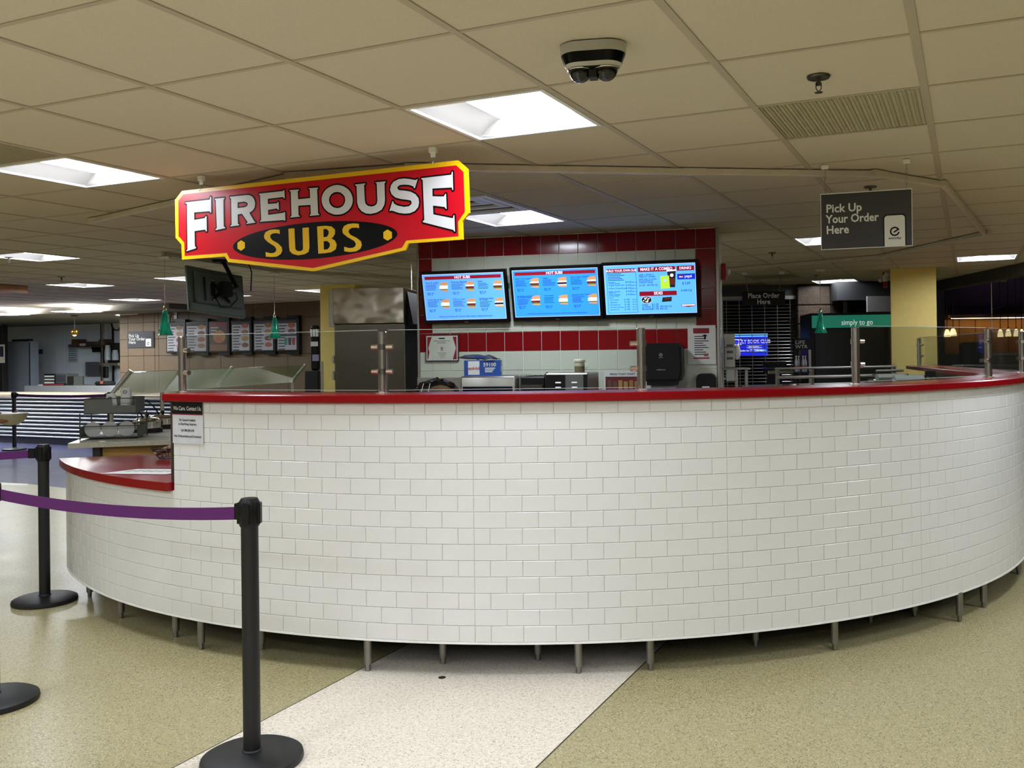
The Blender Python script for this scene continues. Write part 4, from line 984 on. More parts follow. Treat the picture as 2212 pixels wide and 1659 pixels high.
# condiment rack
c = at(247, 945, 7.2); t = thing('condiment_rack', 'two tier grey mesh rack on the salad bar holding cups and bowls', 'rack', (c.x, 7.2, .901), R(12))
w2, d2 = .205, .15; m_wireg = mat('grey wire', '4c4e4a', .4, .6); m_mesh = mat('grey mesh', '6b6e67', .6, .3)
for x in (-w2, w2):
    for y in (-d2, d2): obj('upright', G().tube([(x, y, 0), (x, y, .2)], .0045, 6), m_wireg, t)
for z, zt_, yo, sx in ((.015, .1, 0, 1.), (.195, .31, .03, .9)):
    a, b = w2*sx, d2
    tier = obj('tray', G().box(-a, a, -b+yo, b+yo, z, z+.004), m_mesh, t)
    if z > .15:
        for x0, x1, y0, y1 in ((-a, -a+.2, -b+yo, -b+yo+.003), (-a, -a+.003, -b+yo, b+yo), (a-.003, a, -b+yo, b+yo), (-a, a, b+yo-.003, b+yo)): obj('mesh_side', G().box(x0, x1, y0, y1, z, zt_), m_mesh, tier)
        obj('mesh_side', G().box(-a+.2, a, -b+yo, -b+yo+.003, z, z+.06), m_mesh, tier)
    else:
        obj('mesh_side', G().box(a-.003, a, -b, b, z, zt_), m_mesh, tier); obj('mesh_side', G().box(-a, -a+.003, -b, b, z, zt_), m_mesh, tier)
    for zz in (z, zt_): obj('rim', G().tube([(-a, -b+yo, zz), (a, -b+yo, zz), (a, b+yo, zz), (-a, b+yo, zz)], .004, 6, closed=True), m_wireg, tier)
rk = t
m_bowl = mat('grey white plastic', 'b3b3b0', .45)
def in_rack(x, y, z): return rk.matrix_basis @ Vector((x, y, z))
for k in range(3):
    p = in_rack(-.125+.12*k, -.1, .075); q = thing('bowl', ('left', 'middle', 'right')[k]+' grey bowl standing on edge in the lower tray of the rack', 'bowl', p, R(12))
    obj('bowl_shell', G().lathe([(.058, -.012), (.056, .01), (.045, .05), (.028, .075), (.001, .08)], 22, ax='y', caps=False), m_bowl, q, smooth=True); obj('bowl_base', G().lathe([(.0585, -.014), (.0585, -.011)], 22, ax='y'), m_bowl, q)
for k, (x, hh, n) in enumerate(((-.02, .16, 5), (.09, .205, 7))):
    p = in_rack(x, .0, .2); q = thing('cup_stack', ('shorter', 'taller')[k]+' stack of upturned white paper cups in the upper tray of the rack', 'cup stack', p, R(12))
    for s in range(n):
        z = s*(hh-.09)/n; obj('cup', G().lathe([(.043, z), (.044, z+.007), (.041, z+.009), (.034, z+.085)], 18), m_white, q, smooth=True)
    obj('cup_print', G().rect(-.012, .014, hh-.06, hh-.04, -.0415), mat('cup print', '5b5b56', .6), q) if k == 0 else obj('cup_print', G().stroke([(.013*math.cos(a*.79), hh-.05+.011*math.sin(a*.79)) for a in range(8)], .0025, -.0405), MATS['cup print'], q)
# soup wells
for k, (px, lb) in enumerate(((318, 'left soup kettle with black knob beside the rack'), (352, 'right soup kettle with ladle beside the counter end'))):
    c = at(px, 930, 7.7+.42*k); q = thing('soup_kettle', lb, 'soup kettle', (c.x, c.y, .901))
    obj('rim', G().lathe([(.12, 0), (.12, .03), (.11, .035)], 24), m_blackm, q, smooth=True); obj('pot', G().lathe([(.105, .03), (.108, .09), (.112, .095), (.09, .1)], 24), m_chrome, q, smooth=True)
    obj('lid', G().lathe([(.105, .098), (.08, .118), (.02, .125)], 24), m_chrome, q, smooth=True); obj('knob', G().lathe([(.008, .125), (.016, .14), (.012, .155)], 12), m_black, q, smooth=True)
    obj('ladle', G().tube([(-.03, 0, .12), (-.07, -.02, .19), (-.13, -.03, .25), (-.15, -.03, .245), (-.155, -.03, .22)], .006, 7), m_black, q)
# things on the low red shelf
c = atz(310, 1018, .862); q = thing('paper_sheet', 'printed paper sheet lying on the low red shelf', 'paper', c, R(-10))
obj('sheet', G().slab([(-.19, -.12), (.22, -.12), (.3, .1), (-.1, .09)], 0, .0015), m_paper, q)
g = G()
for k in range(6): g.slab([(-.1+.05*k, -.03+.008*(k % 3)), (-.075+.05*k, -.035), (-.06+.05*k, .02), (-.085+.05*k, .025)], .0015, .0022)
obj('printing', g, mat('grey green print', '8d9a86', .6), q, kind='stuff')
c = atz(368, 990, .862); q = thing('wire_basket', 'small dark wire basket of wrapped cutlery at the counter end', 'basket', c, 0)
for z, r in ((.005, .06), (.03, .075), (.055, .09), (.07, .1)): obj('wire_ring', G().tube([(r*1.2*math.cos(a*.3142), r*math.sin(a*.3142), z) for a in range(20)], .003, 5, closed=True), m_dark, q)
for k in range(14):
    a = k*.4488; obj('wire', G().tube([(.072*math.cos(a), .06*math.sin(a), .004), (.12*math.cos(a), .1*math.sin(a), .07)], .0022, 5), m_dark, q)
for k in range(4): obj('wrapped_cutlery', G().cbox(-.08+.03*k, -.055+.03*k, -.07, .07, .03+.012*k, .055+.012*k, .006), mat('brown wrapping', '9c7c6c', .5), q)

# ---- corrugated steel counter far left
def e1frame(p): return Vector((p.x, p.y, 0))
P = atz(150, 962, 0); P = P-e1*3.2
t = thing('corrugated_counter', 'long corrugated steel counter in front of the far kitchen', 'counter', (P.x, P.y, 0), YAW); LN = 9.2
g = G(); n = 10*8; vs = []; fs = []
for k in range(n+1):
    z = .12+.70*k/n; y = -.028*math.sin(2*math.pi*k/8); vs += [(0, y, z), (LN, y, z)]
for k in range(n): fs.append((2*k, 2*k+1, 2*k+3, 2*k+2))
obj('corrugated_sheet', g._a(vs, fs), mat('corrugated galvanised steel', 'dfe3e6', .42, 1., var=.06), t, smooth='all')
obj('carcass', G().box(0, LN, .02, .8, .1, .82), m_dark, t); obj('kick_plate', G().box(0, LN, .03, .75, 0, .12), mat('grey kick plate', '55555c', .4), t)
obj('worktop', G().cbox(-.02, LN, -.04, .85, .82, .9, .006), mat('beige worktop', '9c8d78', .45), t)
obj('tray_rail', G().tube([(0, -.1, .84), (LN, -.1, .84)], .02, 8), m_steel, t)
cc_ = t
def on_far(px, py, back):           # a place behind the corrugated counter, 'back' metres behind its front
    d = ray(px, py); n_ = e2; k = ((Vector((P.x, P.y, 0))+e2*back-CAM).dot(n_))/d.dot(n_); return CAM+d*k
# ---- kitchen wall, wood wall, low ceiling
m_kw = mat('blue white wall panel', 'd3dff0', .5, var=.02)
KB = 4.2; A = on_far(-260, 700, KB); B = on_far(330, 700, KB)
wk = obj('wall_kitchen', G().box(0, (B-A).length, 0, .1, 0, 2.4), m_grout, None, (A.x, A.y, 0), (0, 0, YAW), kind='structure', label='blue white panelled kitchen wall at the far left')
n = 7; L = (B-A).length/n
for k in range(n): obj('wall_panel', G().cbox(k*L+.003, (k+1)*L-.003, -.008, 0, .1, 2.38, .003), m_kw, wk)
WB = 1.15; A = on_far(258, 700, WB); B = on_far(712, 700, WB); Lw = (B-A).length
m_wood = mat('brown veneer panel', '65523c', .5, var=.1, vscale=5, stretch=(1, 1, 16))
ww = obj('wall_wood', G().box(0, Lw, .012, .2, 0, CZ), mat('dark joint', '3a2c1f', .7), None, (A.x, A.y, 0), (0, 0, YAW), kind='structure', label='brown wood panelled wall with menu boards')
zs_ = [0, .33, .64, .95, 1.26, 1.57, 1.88, 2.19, CZ]
cols = [0, .22, .62, .9, 1.0, 1.75, 2.5, 3.25, 4.0, Lw]
for r in range(8):
    for c in range(len(cols)-1): obj('panel', G().cbox(cols[c]+.003, cols[c+1]-.003, 0, .012, zs_[r]+.003, zs_[r+1]-.003, .002), m_wood, ww)
lo = thing('ceiling', 'lower white ceiling over the far kitchen', None, (0, 0, 2.36)); lo['kind'] = 'structure'
q0 = gp(-3, 16, 0)-e1*18; 
obj('soffit', G().box(0, 18-7.39, 0, .1, -.002, .12), mat('white soffit', '96918a', .7), lo, (q0.x, q0.y, 0), (0, 0, YAW))
obj('kitchen_ceiling', G().box(0, 18-7.39, .1, 9, 0, .12), mat('grey kitchen ceiling', '55544f', .8), lo, (q0.x, q0.y, 0), (0, 0, YAW))
def panel_light(px, py, z, label, s=.5, m_=None):
    p = atz(px, py, z); t = thing('ceiling_light', label, 'ceiling light', (p.x, p.y, z-.012), YAW, group='square recessed ceiling lamps')
    g = G()
    for x0, x1, y0, y1 in ((-s/2, s/2, -s/2, -s/2+.02), (-s/2, s/2, s/2-.02, s/2), (-s/2, -s/2+.02, -s/2+.02, s/2-.02), (s/2-.02, s/2, -s/2+.02, s/2-.02)): g.box(x0, x1, y0, y1, 0, .012)
    obj('frame', g, m_white, t); obj('lens', G()._a([(-s/2+.02, -s/2+.02, .004), (-s/2+.02, s/2-.02, .004), (s/2-.02, s/2-.02, .004), (s/2-.02, -s/2+.02, .004)], [(0, 1, 2, 3)]), m_ or m_lens2, t)
m_lens2 = glow('lit cool lamp lens', 'ffffff', LENS*1.7); m_lens2.node_tree.nodes['Principled BSDF'].inputs['Emission Color'].default_value = (.9, .96, 1, 1)
m_lens3 = glow('bright cool lamp lens', 'ffffff', LENS*6); m_lens3.node_tree.nodes['Principled BSDF'].inputs['Emission Color'].default_value = (.9, .96, 1, 1)
panel_light(165, 672, 2.358, 'kitchen ceiling lamp above the gold pendant', .6); panel_light(12, 678, 2.358, 'kitchen ceiling lamp at the left edge of the picture', .6)
for q_, lb in ((-230, 'kitchen ceiling lamp far left of the picture'), (325, 'kitchen ceiling lamp hidden behind the wood wall, between its neighbours'), (-110, 'kitchen ceiling lamp left of the picture'), (300, 'kitchen ceiling lamp hidden behind the left part of the wood wall'), (350, 'kitchen ceiling lamp hidden behind the middle of the wood wall')): panel_light(q_, 680, 2.358, lb, .6, m_lens3 if q_ > 0 else None)  # extra lamps out of sight, added to brighten the kitchen wall
# wooden soffit end at the left edge
p = at(60, 615, 11.6); t = obj('wooden_soffit', G().box(-1.5, 0, -3.2, 0, 0, .088), mat('orange wood', '9a6230', .45, var=.12, vscale=4, stretch=(1, 8, 8)), None, (p.x, 11.6, CZ-.09), (0, 0, YAW), label='orange brown wooden soffit end at the left edge', cat='soffit')

# ---- menu boards on the wood wall
def onwood(px, py, off=0.): return on_far(px, py, WB-off)
MX = [(359, 401), (402, 450), (451, 496), (499, 544), (547, 595), (597, 646)]
m_pale = mat('menu pale print', 'a9a9b0', .5, var=.03); m_mk = mat('menu ink', '3a3a44', .6); m_food = [mat('menu food %d' % k, c, .6, var=.35, vscale=40) for k, c in enumerate(('8a6248', '9c7a4c', '6d4c3c', 'a05a48'))]
LBM = ['first menu board from the left, behind the green pendant', 'second menu board from the left with narrow pictures', 'third menu board showing a large dish on dark red ground', 'fourth menu board from the left with four dishes', 'fifth menu board, left of the second green pendant', 'sixth menu board with three coloured drinks']
for k, (x0, x1) in enumerate(MX):
    ty = 697-1.6*k; a = onwood(x0, 762, .09); b = onwood(x1, ty, .09); w = (Vector((b.x, b.y, 0))-Vector((a.x, a.y, 0))).length; h = at(x0, ty, a.y).z-at(x0, 763-.6*k, a.y).z
    z0 = at(x0, 763-.6*k, a.y).z
    t = thing('menu_board', LBM[k], 'menu board', (a.x, a.y, z0), YAW, group='portrait menu boards on the wood wall')
    obj('housing', G().cbox(0, w-.01, 0, .08, 0, h, .006), m_black, t); bz = .03
    obj('top_bracket', G().box(w*.45, w-.02, .01, .08, h, h+.05), m_black, t); obj('bottom_bracket', G().box(w*.45, w-.02, .01, .08, -.05, 0), m_black, t)
    obj('display', G().rect(bz, w-.06, bz, h-bz, -.001), m_pale if k != 2 else mat('menu dark red', '43201c', .5, var=.3, vscale=12), t); W_ = w-.09; H_ = h-2*bz
    obj('heading', G().rect(bz, w-.06, h-bz-.05, h-bz, -.0016), m_mk if k != 2 else mat('menu red', '84202a', .5), t)
    g = G()
    for q in range(9 if k != 2 else 3): g.rect(bz+.02, bz+.02+W_*(.35 if q % 3 else .45), h-bz-.1-q*.05, h-bz-.08-q*.05, -.0016)
    obj('printing', g, m_mk if k != 2 else m_pale, t)
    if k == 2:
        obj('dish', G().disc(bz+W_*.55, h*.5, W_*.36, h*.2, -.002, 20), m_food[1], t); obj('dish', G().disc(bz+W_*.5, h*.4, W_*.2, h*.1, -.0024, 16), m_food[3], t); obj('dish', G().rect(bz, w-.06, bz, h*.25, -.0022), m_food[2], t)
    elif k == 5:
        obj('dish', G().disc(bz+W_*.75, h*.8, W_*.2, h*.08, -.002, 16), m_food[3], t); obj('dish', G().disc(bz+W_*.75, h*.62, W_*.2, h*.07, -.002, 16), m_food[2], t); obj('rule', G().rect(bz, w-.06, h*.47, h*.53, -.002), m_mk, t)
        for q, c_ in enumerate(('3d7a62', '2e2c30', '97303a')):
            x = bz+W_*(.45+.2*q); obj('drink', G().flat([(x-W_*.07, h*.2), (x+W_*.07, h*.2), (x+W_*.09, h*.42), (x-W_*.09, h*.42)], -.002), mat('drink %d' % q, c_, .5), t)
    else:
        for q in range(4): obj('dish', G().disc(bz+W_*(.76), h*(.82-.2*q), W_*.2, h*.075, -.002, 16), m_food[(q+k) % 4], t)
a = onwood(275, 752, .02); b = onwood(332, 718, .02); w = (Vector((b.x-a.x, b.y-a.y, 0))).length; h = at(275, 717, a.y).z-a.z
t = thing('wall_sign', 'grey pick up your order sign fixed to the brown wood wall', 'sign', (a.x, a.y, a.z), YAW)
obj('board', G().cbox(0, w, 0, .012, 0, h, .003), mat('charcoal wall sign', '4a4a50', .18), t); g = G()
for s_, v in (('Pick Up', .66), ('Your Order', .46), ('Here', .26)): g.text(s_, w*.06, h*v, .085, -.001, .015)
obj('lettering', g, m_paper, t); obj('phone', G().rect(w*.7, w*.9, h*.08, h*.55, -.0008), m_paper, t); obj('emblem', G().stroke([(w*.8+.022*math.cos(R(q)), h*.25+.022*math.sin(R(q))) for q in range(20, 350, 30)], .006, -.002, False), m_black, t)
p = onwood(379, 682, .01); t = thing('wall_outlet', 'white power outlet with a black cord above the first menu board', 'outlet', p, YAW); obj('plate', G().cbox(-.04, .04, -.006, 0, -.06, .06, .003), m_white, t); obj('cord', G().tube([(0, -.01, .02), (-.06, -.03, .03), (-.1, -.03, -.05), (-.1, -.03, -.12)], .008, 6), m_black, t)

# ---- far kitchen furniture
def far(px, py, back): return on_far(px, py, back)
def fbox(name, label, cat, x0, x1, y0, y1, back, dep, m_, extra=None, c=.01, on=None):
    a = far(x0, y1, back); b = far(x1, y1, back); w = Vector((b.x-a.x, b.y-a.y, 0)).length; zb, zt = a.z, at(x0, y0, a.y).z
    if on is not None: zb = on
    t = thing(name, label, cat, (a.x, a.y, zb), YAW); obj('body', G().cbox(0, w, 0, dep, 0, zt-zb, c), m_, t)
    if extra: extra(t, w, zt-zb)
    return t
zc_ = .9
def legs(t, w, h): 
    pass
def fr_x(t, w, h):
    obj('top_vent', G().box(.1, w-.1, .05, .15, h, h+.05), m_dark, t); obj('door_seal', G().box(w-.03, w, -.006, 0, .05, h-.03), m_dark, t); obj('base', G().box(.03, w-.03, .02, .2, -(far(15, 850, 3.2).z), 0), m_dark, t)
fbox('refrigerator', 'tall grey refrigerator against the far kitchen wall', 'refrigerator', 16, 66, 738, 850, 3.2, .22, mat('grey enamel', '8b95a6', .4), fr_x)
def rk_x(t, w, h):
    for k in range(4): obj('shelf', G().box(.02, w-.02, -.02, .02, .3+.45*k, .33+.45*k), m_dark, t)
    obj('hanging_sheet', G().rect(w*.93, w*1.12, h*.45, h*.72, -.03), m_paper, t); obj('photo', G().rect(w*.97, w*1.08, h*.54, h*.69, -.034), mat('navy photo', '1e2640', .5), t)
    obj('top_appliance', G().cbox(.0, w*.95, .0, .14, h+.01, h+.32, .02), m_chrome, t); obj('base', G().box(0, w, .02, .13, -(far(0, 852, 2.6).z), 0), m_blackm, t)
fbox('equipment_rack', 'black equipment rack at the left edge of the picture', 'rack', -60, 6, 705, 850, 2.6, .14, m_blackm, rk_x)
t = fbox('work_counter', 'pale back counter in the far kitchen', 'counter', 52, 262, 833, 850, 2.2, .8, mat('pale laminate', '8f9196', .5)); obj('base', G().box(.1, 2.0, .1, .7, -far(52, 850, 2.2).z, 0), m_dark, t); wct = far(52, 833, 2.2).z+.002
zt_ = lambda px, y: None
fbox('office_box', 'black document holder on the far kitchen counter', 'document holder', 95, 119, 808, 833, 2.5, .2, m_black, lambda t, w, h: [obj('sheet', G().rect(.02, w-.02, h*(.15+.28*k), h*(.3+.28*k), -.003), m_paper, t) for k in range(3)], on=wct)
fbox('cash_register', 'grey cash register on the far kitchen counter', 'register', 120, 144, 808, 833, 2.45, .3, mat('register grey', '5b5d58', .5), lambda t, w, h: [obj('panel', G().box(.02, w-.02, -.01, 0, h*.3, h*.9), m_mk, t), obj('drawer', G().box(0, w, -.03, 0, 0, h*.2), m_dark, t)], on=wct)
fbox('small_terminal', 'small dark terminal right of the grey register', 'terminal', 145, 160, 813, 833, 2.45, .25, m_dark, lambda t, w, h: obj('frame', G().box(w, w+.03, -.01, .2, 0, h), MATS['register grey'], t), on=wct)
fbox('red_folder', 'red folder lying before the cash register', 'folder', 92, 128, 829, 834, 2.24, .12, mat('dull red', '7a2a30', .5), lambda t, w, h: obj('paper_edge', G().box(-.15, .0, .0, .1, 0, .02), m_paper, t), on=wct)
fbox('black_bag', 'black bag lying on the counter under the wall shelf', 'bag', 201, 228, 824, 843, 2.3, .3, m_blackm, lambda t, w, h: (obj('lump', G().ball((w*.35, .1, h*.5), h*.6, 10, 6, (1.6, 1, 1)), m_blackm, t), obj('cup', G().lathe([(.03, h*.4), (.04, h*1.1)], 10, (w*.75, -.02, 0)), mat('copper cup', '8a4a38', .4), t)), .05, on=wct)
# wall shelf on standards with boxes
p = far(153, 748, KB-.35); q = far(222, 746, KB-.35); w = Vector((q.x-p.x, q.y-p.y, 0)).length
t = thing('wall_shelf', 'dark wall shelf on tall black standards in the far kitchen', 'shelf', p, YAW); obj('board', G().box(0, w, 0, .33, -.03, 0), mat('brown shelf board', '3a2a24', .5), t)
for x in (.62, w-.06): obj('standard', G().box(x, x+.035, .3, .33, -1.1, .75), m_black, t); obj('bracket', G().prism([(x, -.03), (x+.035, -.03), (x+.035, -.15)], .05, .3), m_black, t)
sft = p.z+.002
ps = [('cardboard_box', 'left brown box on the wall shelf', 154, 167), ('cardboard_box', 'right brown box on the wall shelf', 213, 225)]
for nm, lb, x0, x1 in ps: fbox(nm, lb, 'box', x0, x1, 733, 748, KB-.3, .25, mat('brown carton', '4a2f24', .7), lambda t, w, h: obj('lid_flap', G().box(0, w, -.005, .1, h*.8, h*.84), m_dark, t), on=sft)
for k, (x0, x1, y0) in enumerate(((171, 182, 742), (186, 210, 738))): fbox('tray_stack', ('flat pale', 'tall dark')[k]+' stack of trays on the wall shelf', 'trays', x0, x1, y0, 748, KB-.34, .25, (m_paper, m_dark)[k], lambda t, w, h: [obj('tray_rim', G().box(-.01, w+.01, -.01, .2, h*(.2+.3*q), h*(.28+.3*q)), m_steel, t) for q in range(3)], on=sft)
# dark shelf unit with cup stacks at the corner
t = fbox('shelf_unit', 'black corner shelf unit beside the wood wall', 'shelf', 232, 262, 741, 784, KB-.3, .3, m_blackm, lambda t, w, h: (obj('lower_board', G().box(-.15, w, -.1, .25, -.06, 0), m_steel, t), obj('standard', G().box(-.2, -.14, 0, .05, -1, 1.0), m_steel, t), obj('phone', G().cbox(-.08, .06, -.08, 0, -.35, -.08, .02), m_black, t)))
for k, (x0, x1, y0) in enumerate(((228, 238, 744), (244, 254, 755))):
    a = far(x0, 778, KB-.42); b = far(x1, 778, KB-.42); r = (b-a).length/2; zt = at(x0, y0, a.y).z-a.z; q = thing('cup_stack', ('taller', 'shorter')[k]+' stack of clear cups on the far corner shelf', 'cup stack', ((a.x+b.x)/2, (a.y+b.y)/2, a.z))
    for s in range(6): obj('cup', G().lathe([(r, zt*.09*s), (r*.7, zt*.09*s+zt*.5)], 14), mat('grey clear cup', '9aa2aa', .3), q, smooth=True)
# sheets and boxes hung on the kitchen wall
def sheet(px0, px1, py0, py1, label, cat, m_, back=KB-.02, head=None):
    a = far(px0, py1, back); b = far(px1, py1, back); w = Vector((b.x-a.x, b.y-a.y, 0)).length; h = at(px0, py0, a.y).z-a.z
    t = thing('wall_notice', label, cat, (a.x, a.y, a.z), YAW); obj('sheet', G().box(0, w, -.004, .004, 0, h), m_, t)
    g = G()
    for k in range(6): g.rect(w*.1, w*(.9-.1*(k % 2)), h*(.12+.12*k), h*(.15+.12*k), -.005)
    obj('printing', g, m_mk, t, kind='stuff')
    if head: obj('heading', G().rect(0, w, h*.82, h, -.0055), head, t)
    return t
sheet(148, 168, 744, 783, 'white notice with violet heading under the wall shelf', 'notice', mat('cool paper', 'a9b7cc', .6), head=mat('violet print', '5a4a86', .5))
sheet(73, 92, 755, 765, 'small blue sign beside the grey refrigerator', 'sign', mat('blue sign', '1c3270', .5))
t = sheet(185, 214, 782, 812, 'grey lettered board hanging below the wall shelf', 'board', mat('grey violet board', '55525e', .6), KB-.1)
p = far(80, 790, KB-.05); t = thing('wall_phone', 'black wall phone with hanging cord beside the refrigerator', 'phone', p, YAW); obj('handset', G().cbox(-.05, .06, -.06, 0, -.08, .08, .02), m_black, t); obj('cord', G().tube([(0, -.02, -.08), (.05, -.03, -.3), (-.08, -.03, -.42), (.0, -.03, -.5)], .008, 6), m_black, t); obj('lead', G().tube([(0, -.02, .08), (.0, -.02, .32)], .008, 6), m_black, t)
p = far(253, 699, KB-.05); t = thing('wall_clock', 'round white wall clock with dark rim half hidden by the wood wall', 'clock', p, YAW)
obj('rim', G().lathe([(.17, -.03), (.17, 0), (.14, 0), (.14, -.03)], 28, ax='y', caps=False), mat('navy rim', '14182a', .4), t); obj('face', G().disc(0, 0, .145, .145, -.01, 28), m_paper, t); g = G(); g.stroke([(0, 0), (-.03, .08)], .006, -.014, False); g.stroke([(0, 0), (.02, .1)], .004, -.014, False); obj('hands', g, m_black, t)
# gold pendant of the far kitchen
p = far(161, 718, .9); t = thing('pendant_lamp', 'small gold globe pendant hanging in the far kitchen', 'pendant lamp', (p.x, p.y, p.z), 0)
obj('shade', G().lathe([(.012, .07), (.045, .055), (.062, .02), (.06, -.02), (.045, -.05)], 18, caps=False), mat('gold mirror glass', '8a6420', .2, .8), t, smooth=True); obj('bulb', G().ball((0, 0, -.035), .038, 12, 8), glow('warm bulb', 'ffdf9a', 5), t, smooth='all'); obj('cord', G().tube([(0, 0, .06), (0, 0, 2.36-p.z)], .004, 6), m_black, t); obj('canopy', G().lathe([(.06, 2.345-p.z), (.06, 2.36-p.z)], 14), m_dark, t)

# black drinks dispenser left of the yellow column
y_ = 11.4; a = at(668, 790, y_); b = at(687, 790, y_); w = b.x-a.x; zb = at(672, 850, y_).z; z1 = at(672, 702, y_).z
t = thing('drinks_dispenser', 'black drinks dispenser with white cups left of the yellow column', 'dispenser', (a.x, y_, 0))
obj('cabinet', G().cbox(-.06, w, 0, .12, 0, zb+.28, .01), m_blackm, t); obj('tower', G().cbox(0, w, .05, .13, zb+.28, z1, .03, 2), m_black, t)
for k in range(3): obj('cup', G().lathe([(.016, 0), (.022, .09)], 12, (.03+.035*k, .03, at(672, 727, y_).z)), m_white, t)
obj('label', G().box(.01, w-.01, .04, .05, at(672, 748, y_).z, at(672, 738, y_).z), m_paper, t); obj('button_panel', G().box(.03, w, .035, .05, at(672, 780, y_).z, at(672, 766, y_).z), mat('violet buttons', '8d88a8', .4), t)
# ================================================================ RIGHT SIDE
# ---- rolling grille in front of the closed shop
GYy = 13.2; a = at(1562, 700, GYy); b = at(1724, 700, GYy)
zt = at(1640, 648, GYy).z; w = b.x-a.x
t = thing('rolling_grille', 'rolling shutter grille of thin steel bars closing the dark shop', 'grille', (a.x, GYy, 0), R(-3))
n = int(zt/.0478)
bm_ = G().tube([(0, 0, 0), (w+.1, 0, 0)], .0065, 6).mesh('bar'); bm_.materials.append(m_steel)
for k in range(n): obj('bar', bm_, None, t, (0, 0, .02+k*.0478))
for k in range(7): obj('link_chain', G().box(.05+k*.18-.004, .05+k*.18+.004, -.009, -.004, 0, zt), m_steel, t)
obj('guide', G().box(-.05, 0, -.03, .03, 0, zt), m_steel, t)
obj('fascia', G().box(-.4, w+.2, -.05, .25, zt, CZ), mat('grey fascia', '4e4b4d', .6), t)
obj('fascia_rail', G().box(-.1, w+.1, -.07, -.05, zt, zt+.05), m_steel, t)
# dark shop behind
sh = obj('wall_shop', G().box(-1.5, 3.2, 0, .1, 0, CZ), mat('shop dark wall', '1a1716', .8), None, (a.x-.2, 17.2, 0), kind='structure', label='dark back wall of the closed shop')
obj('dado', G().box(-1.5, 3.2, -.02, 0, 0, 1.0), mat('shop maroon dado', '40292a', .7), sh)
# blue information screen in the shop
c = at(1622, 745, 15.6); t = thing('information_screen', 'glowing blue information screen behind the grille', 'screen', c, R(-6)); w2, h2 = 36*15.6/FPX, 24*15.6/FPX
obj('housing', G().cbox(-w2-.03, w2+.03, 0, .05, -h2-.03, h2+.03, .005), m_black, t); obj('picture', G().rect(-w2, w2, -h2, h2, -.002), glow('info royal blue', '1f2be0', 1.0), t)
obj('banner', G().rect(-w2, w2, h2*.72, h2, -.003), glow('info pale blue', '66b8ff', 1.), t); obj('panel', G().rect(w2*.25, w2*.9, -h2*.62, -h2*.42, -.003), MATS['info pale blue'], t)
g = G().text('JULY BOOK CLUB', w2*.2, h2*.15, .085, -.004, .015, 'CENTER', .8); g.text('Wednesday Jan 17  12:30 PM', -w2*.15, -h2*.6, .05, -.004, .01, 'CENTER', .8)
for k in range(4): g.rect(-w2*.25+.03*(k % 2), w2*.65-.05*(k % 2), -h2*(.08+.1*k), -h2*(.04+.1*k), -.004); g.rect(-w2*.95, -w2*(.55+.1*(k % 2)), h2*(.45-.22*k), h2*(.52-.22*k), -.004)
obj('lettering', g, glow('info white', 'dfe0ff', 1.), t); obj('stand', G().box(-.05, .05, .05, .1, -c.z, 0), m_blackm, t); obj('foot', G().box(-.3, .3, -.1, .3, -c.z, -c.z+.03), m_blackm, t)
c = at(1675, 800, 12.3); t = thing('till_monitor', 'black till monitor on a stand before the grille', 'monitor', (c.x, 12.3, 0), R(5)); z = c.z
obj('screen', G().cbox(-.16, .16, 0, .05, z-.02, z+.12, .01), m_blackm, t); obj('stand', G().cbox(-.1, .1, .02, .07, z-.28, z-.02, .01), m_blackm, t); obj('counter_block', G().cbox(-.3, .3, -.1, .5, 0, z-.28, .01), m_dark, t)
# ---- stone pillar and cooler
y_ = 13.0; a = at(1722, 700, y_); b = at(1862, 700, y_)
t = thing('stone_pillar', 'brown stone block pillar between the grille and the drinks cooler', 'pillar', (a.x, y_, 0)); w = b.x-a.x
obj('core', G().box(.02, w-.02, .02, .5, 0, CZ), mat('dark mortar', '191512', .9), t); rr = random.Random(4); z = 0
m_st = [mat('stone %d' % k, c, .9, var=.25, vscale=9, bump=.5, bscale=25) for k, c in enumerate(('33271a', '3a2c1e', '2b2116', '403021'))]
while z < CZ-.05:
    h = rr.choice((.22, .27, .3)); h = min(h, CZ-z); x = 0
    while x < w-.02:
        L = min(rr.uniform(.25, .55), w-x); obj('stone', G().cbox(x+.004, x+L-.004, -rr.uniform(0, .02), .45, z+.004, z+h-.004, .012), rr.choice(m_st), t); x += L
    z += h
obj('conduit', G().box(w*.7, w*.7+.05, -.06, -.03, 1.6, 2.28), mat('grey conduit', '8a8784', .5), t)
y_ = 11.9; a = at(1750, 700, y_); b = at(1925, 700, y_); zt = at(1830, 676, y_).z; w = b.x-a.x
t = thing('drinks_cooler', 'dark drinks cooler with a green header reading simply to go', 'cooler', (a.x, y_, 0), R(-5))
for x in (0, w-.06): obj('side', G().cbox(x, x+.06, 0, .75, 0, zt, .006), m_black, t)
obj('back', G().box(.06, w-.06, .7, .75, .1, zt), m_blackm, t); obj('top', G().box(.06, w-.06, 0, .75, zt-.04, zt), m_black, t); obj('base', G().box(.06, w-.06, .05, .75, 0, .25), m_black, t)
zh = at(1830, 708, y_).z; obj('header', G().cbox(.02, w-.01, -.03, 0, zh, zt-.03, .004), glow('lit teal header', '1d7a64', .55), t)
obj('lettering', G().text('simply to go', w*.56, zh+.035, .098, -.0312, .004, 'CENTER', .82), glow('lit header lettering', 'cfe0d6', .7), t)
obj('interior_sheet', G().box(.08, w-.08, .1, .12, .3, zh), mat('dark cooler interior', '0d1118', .35), t)  # dark sheet standing in for the cooler's dark interior
for k in range(3): obj('shelf', G().box(.07, w-.07, .14, .68, .45+.4*k, .47+.4*k), m_dark, t)
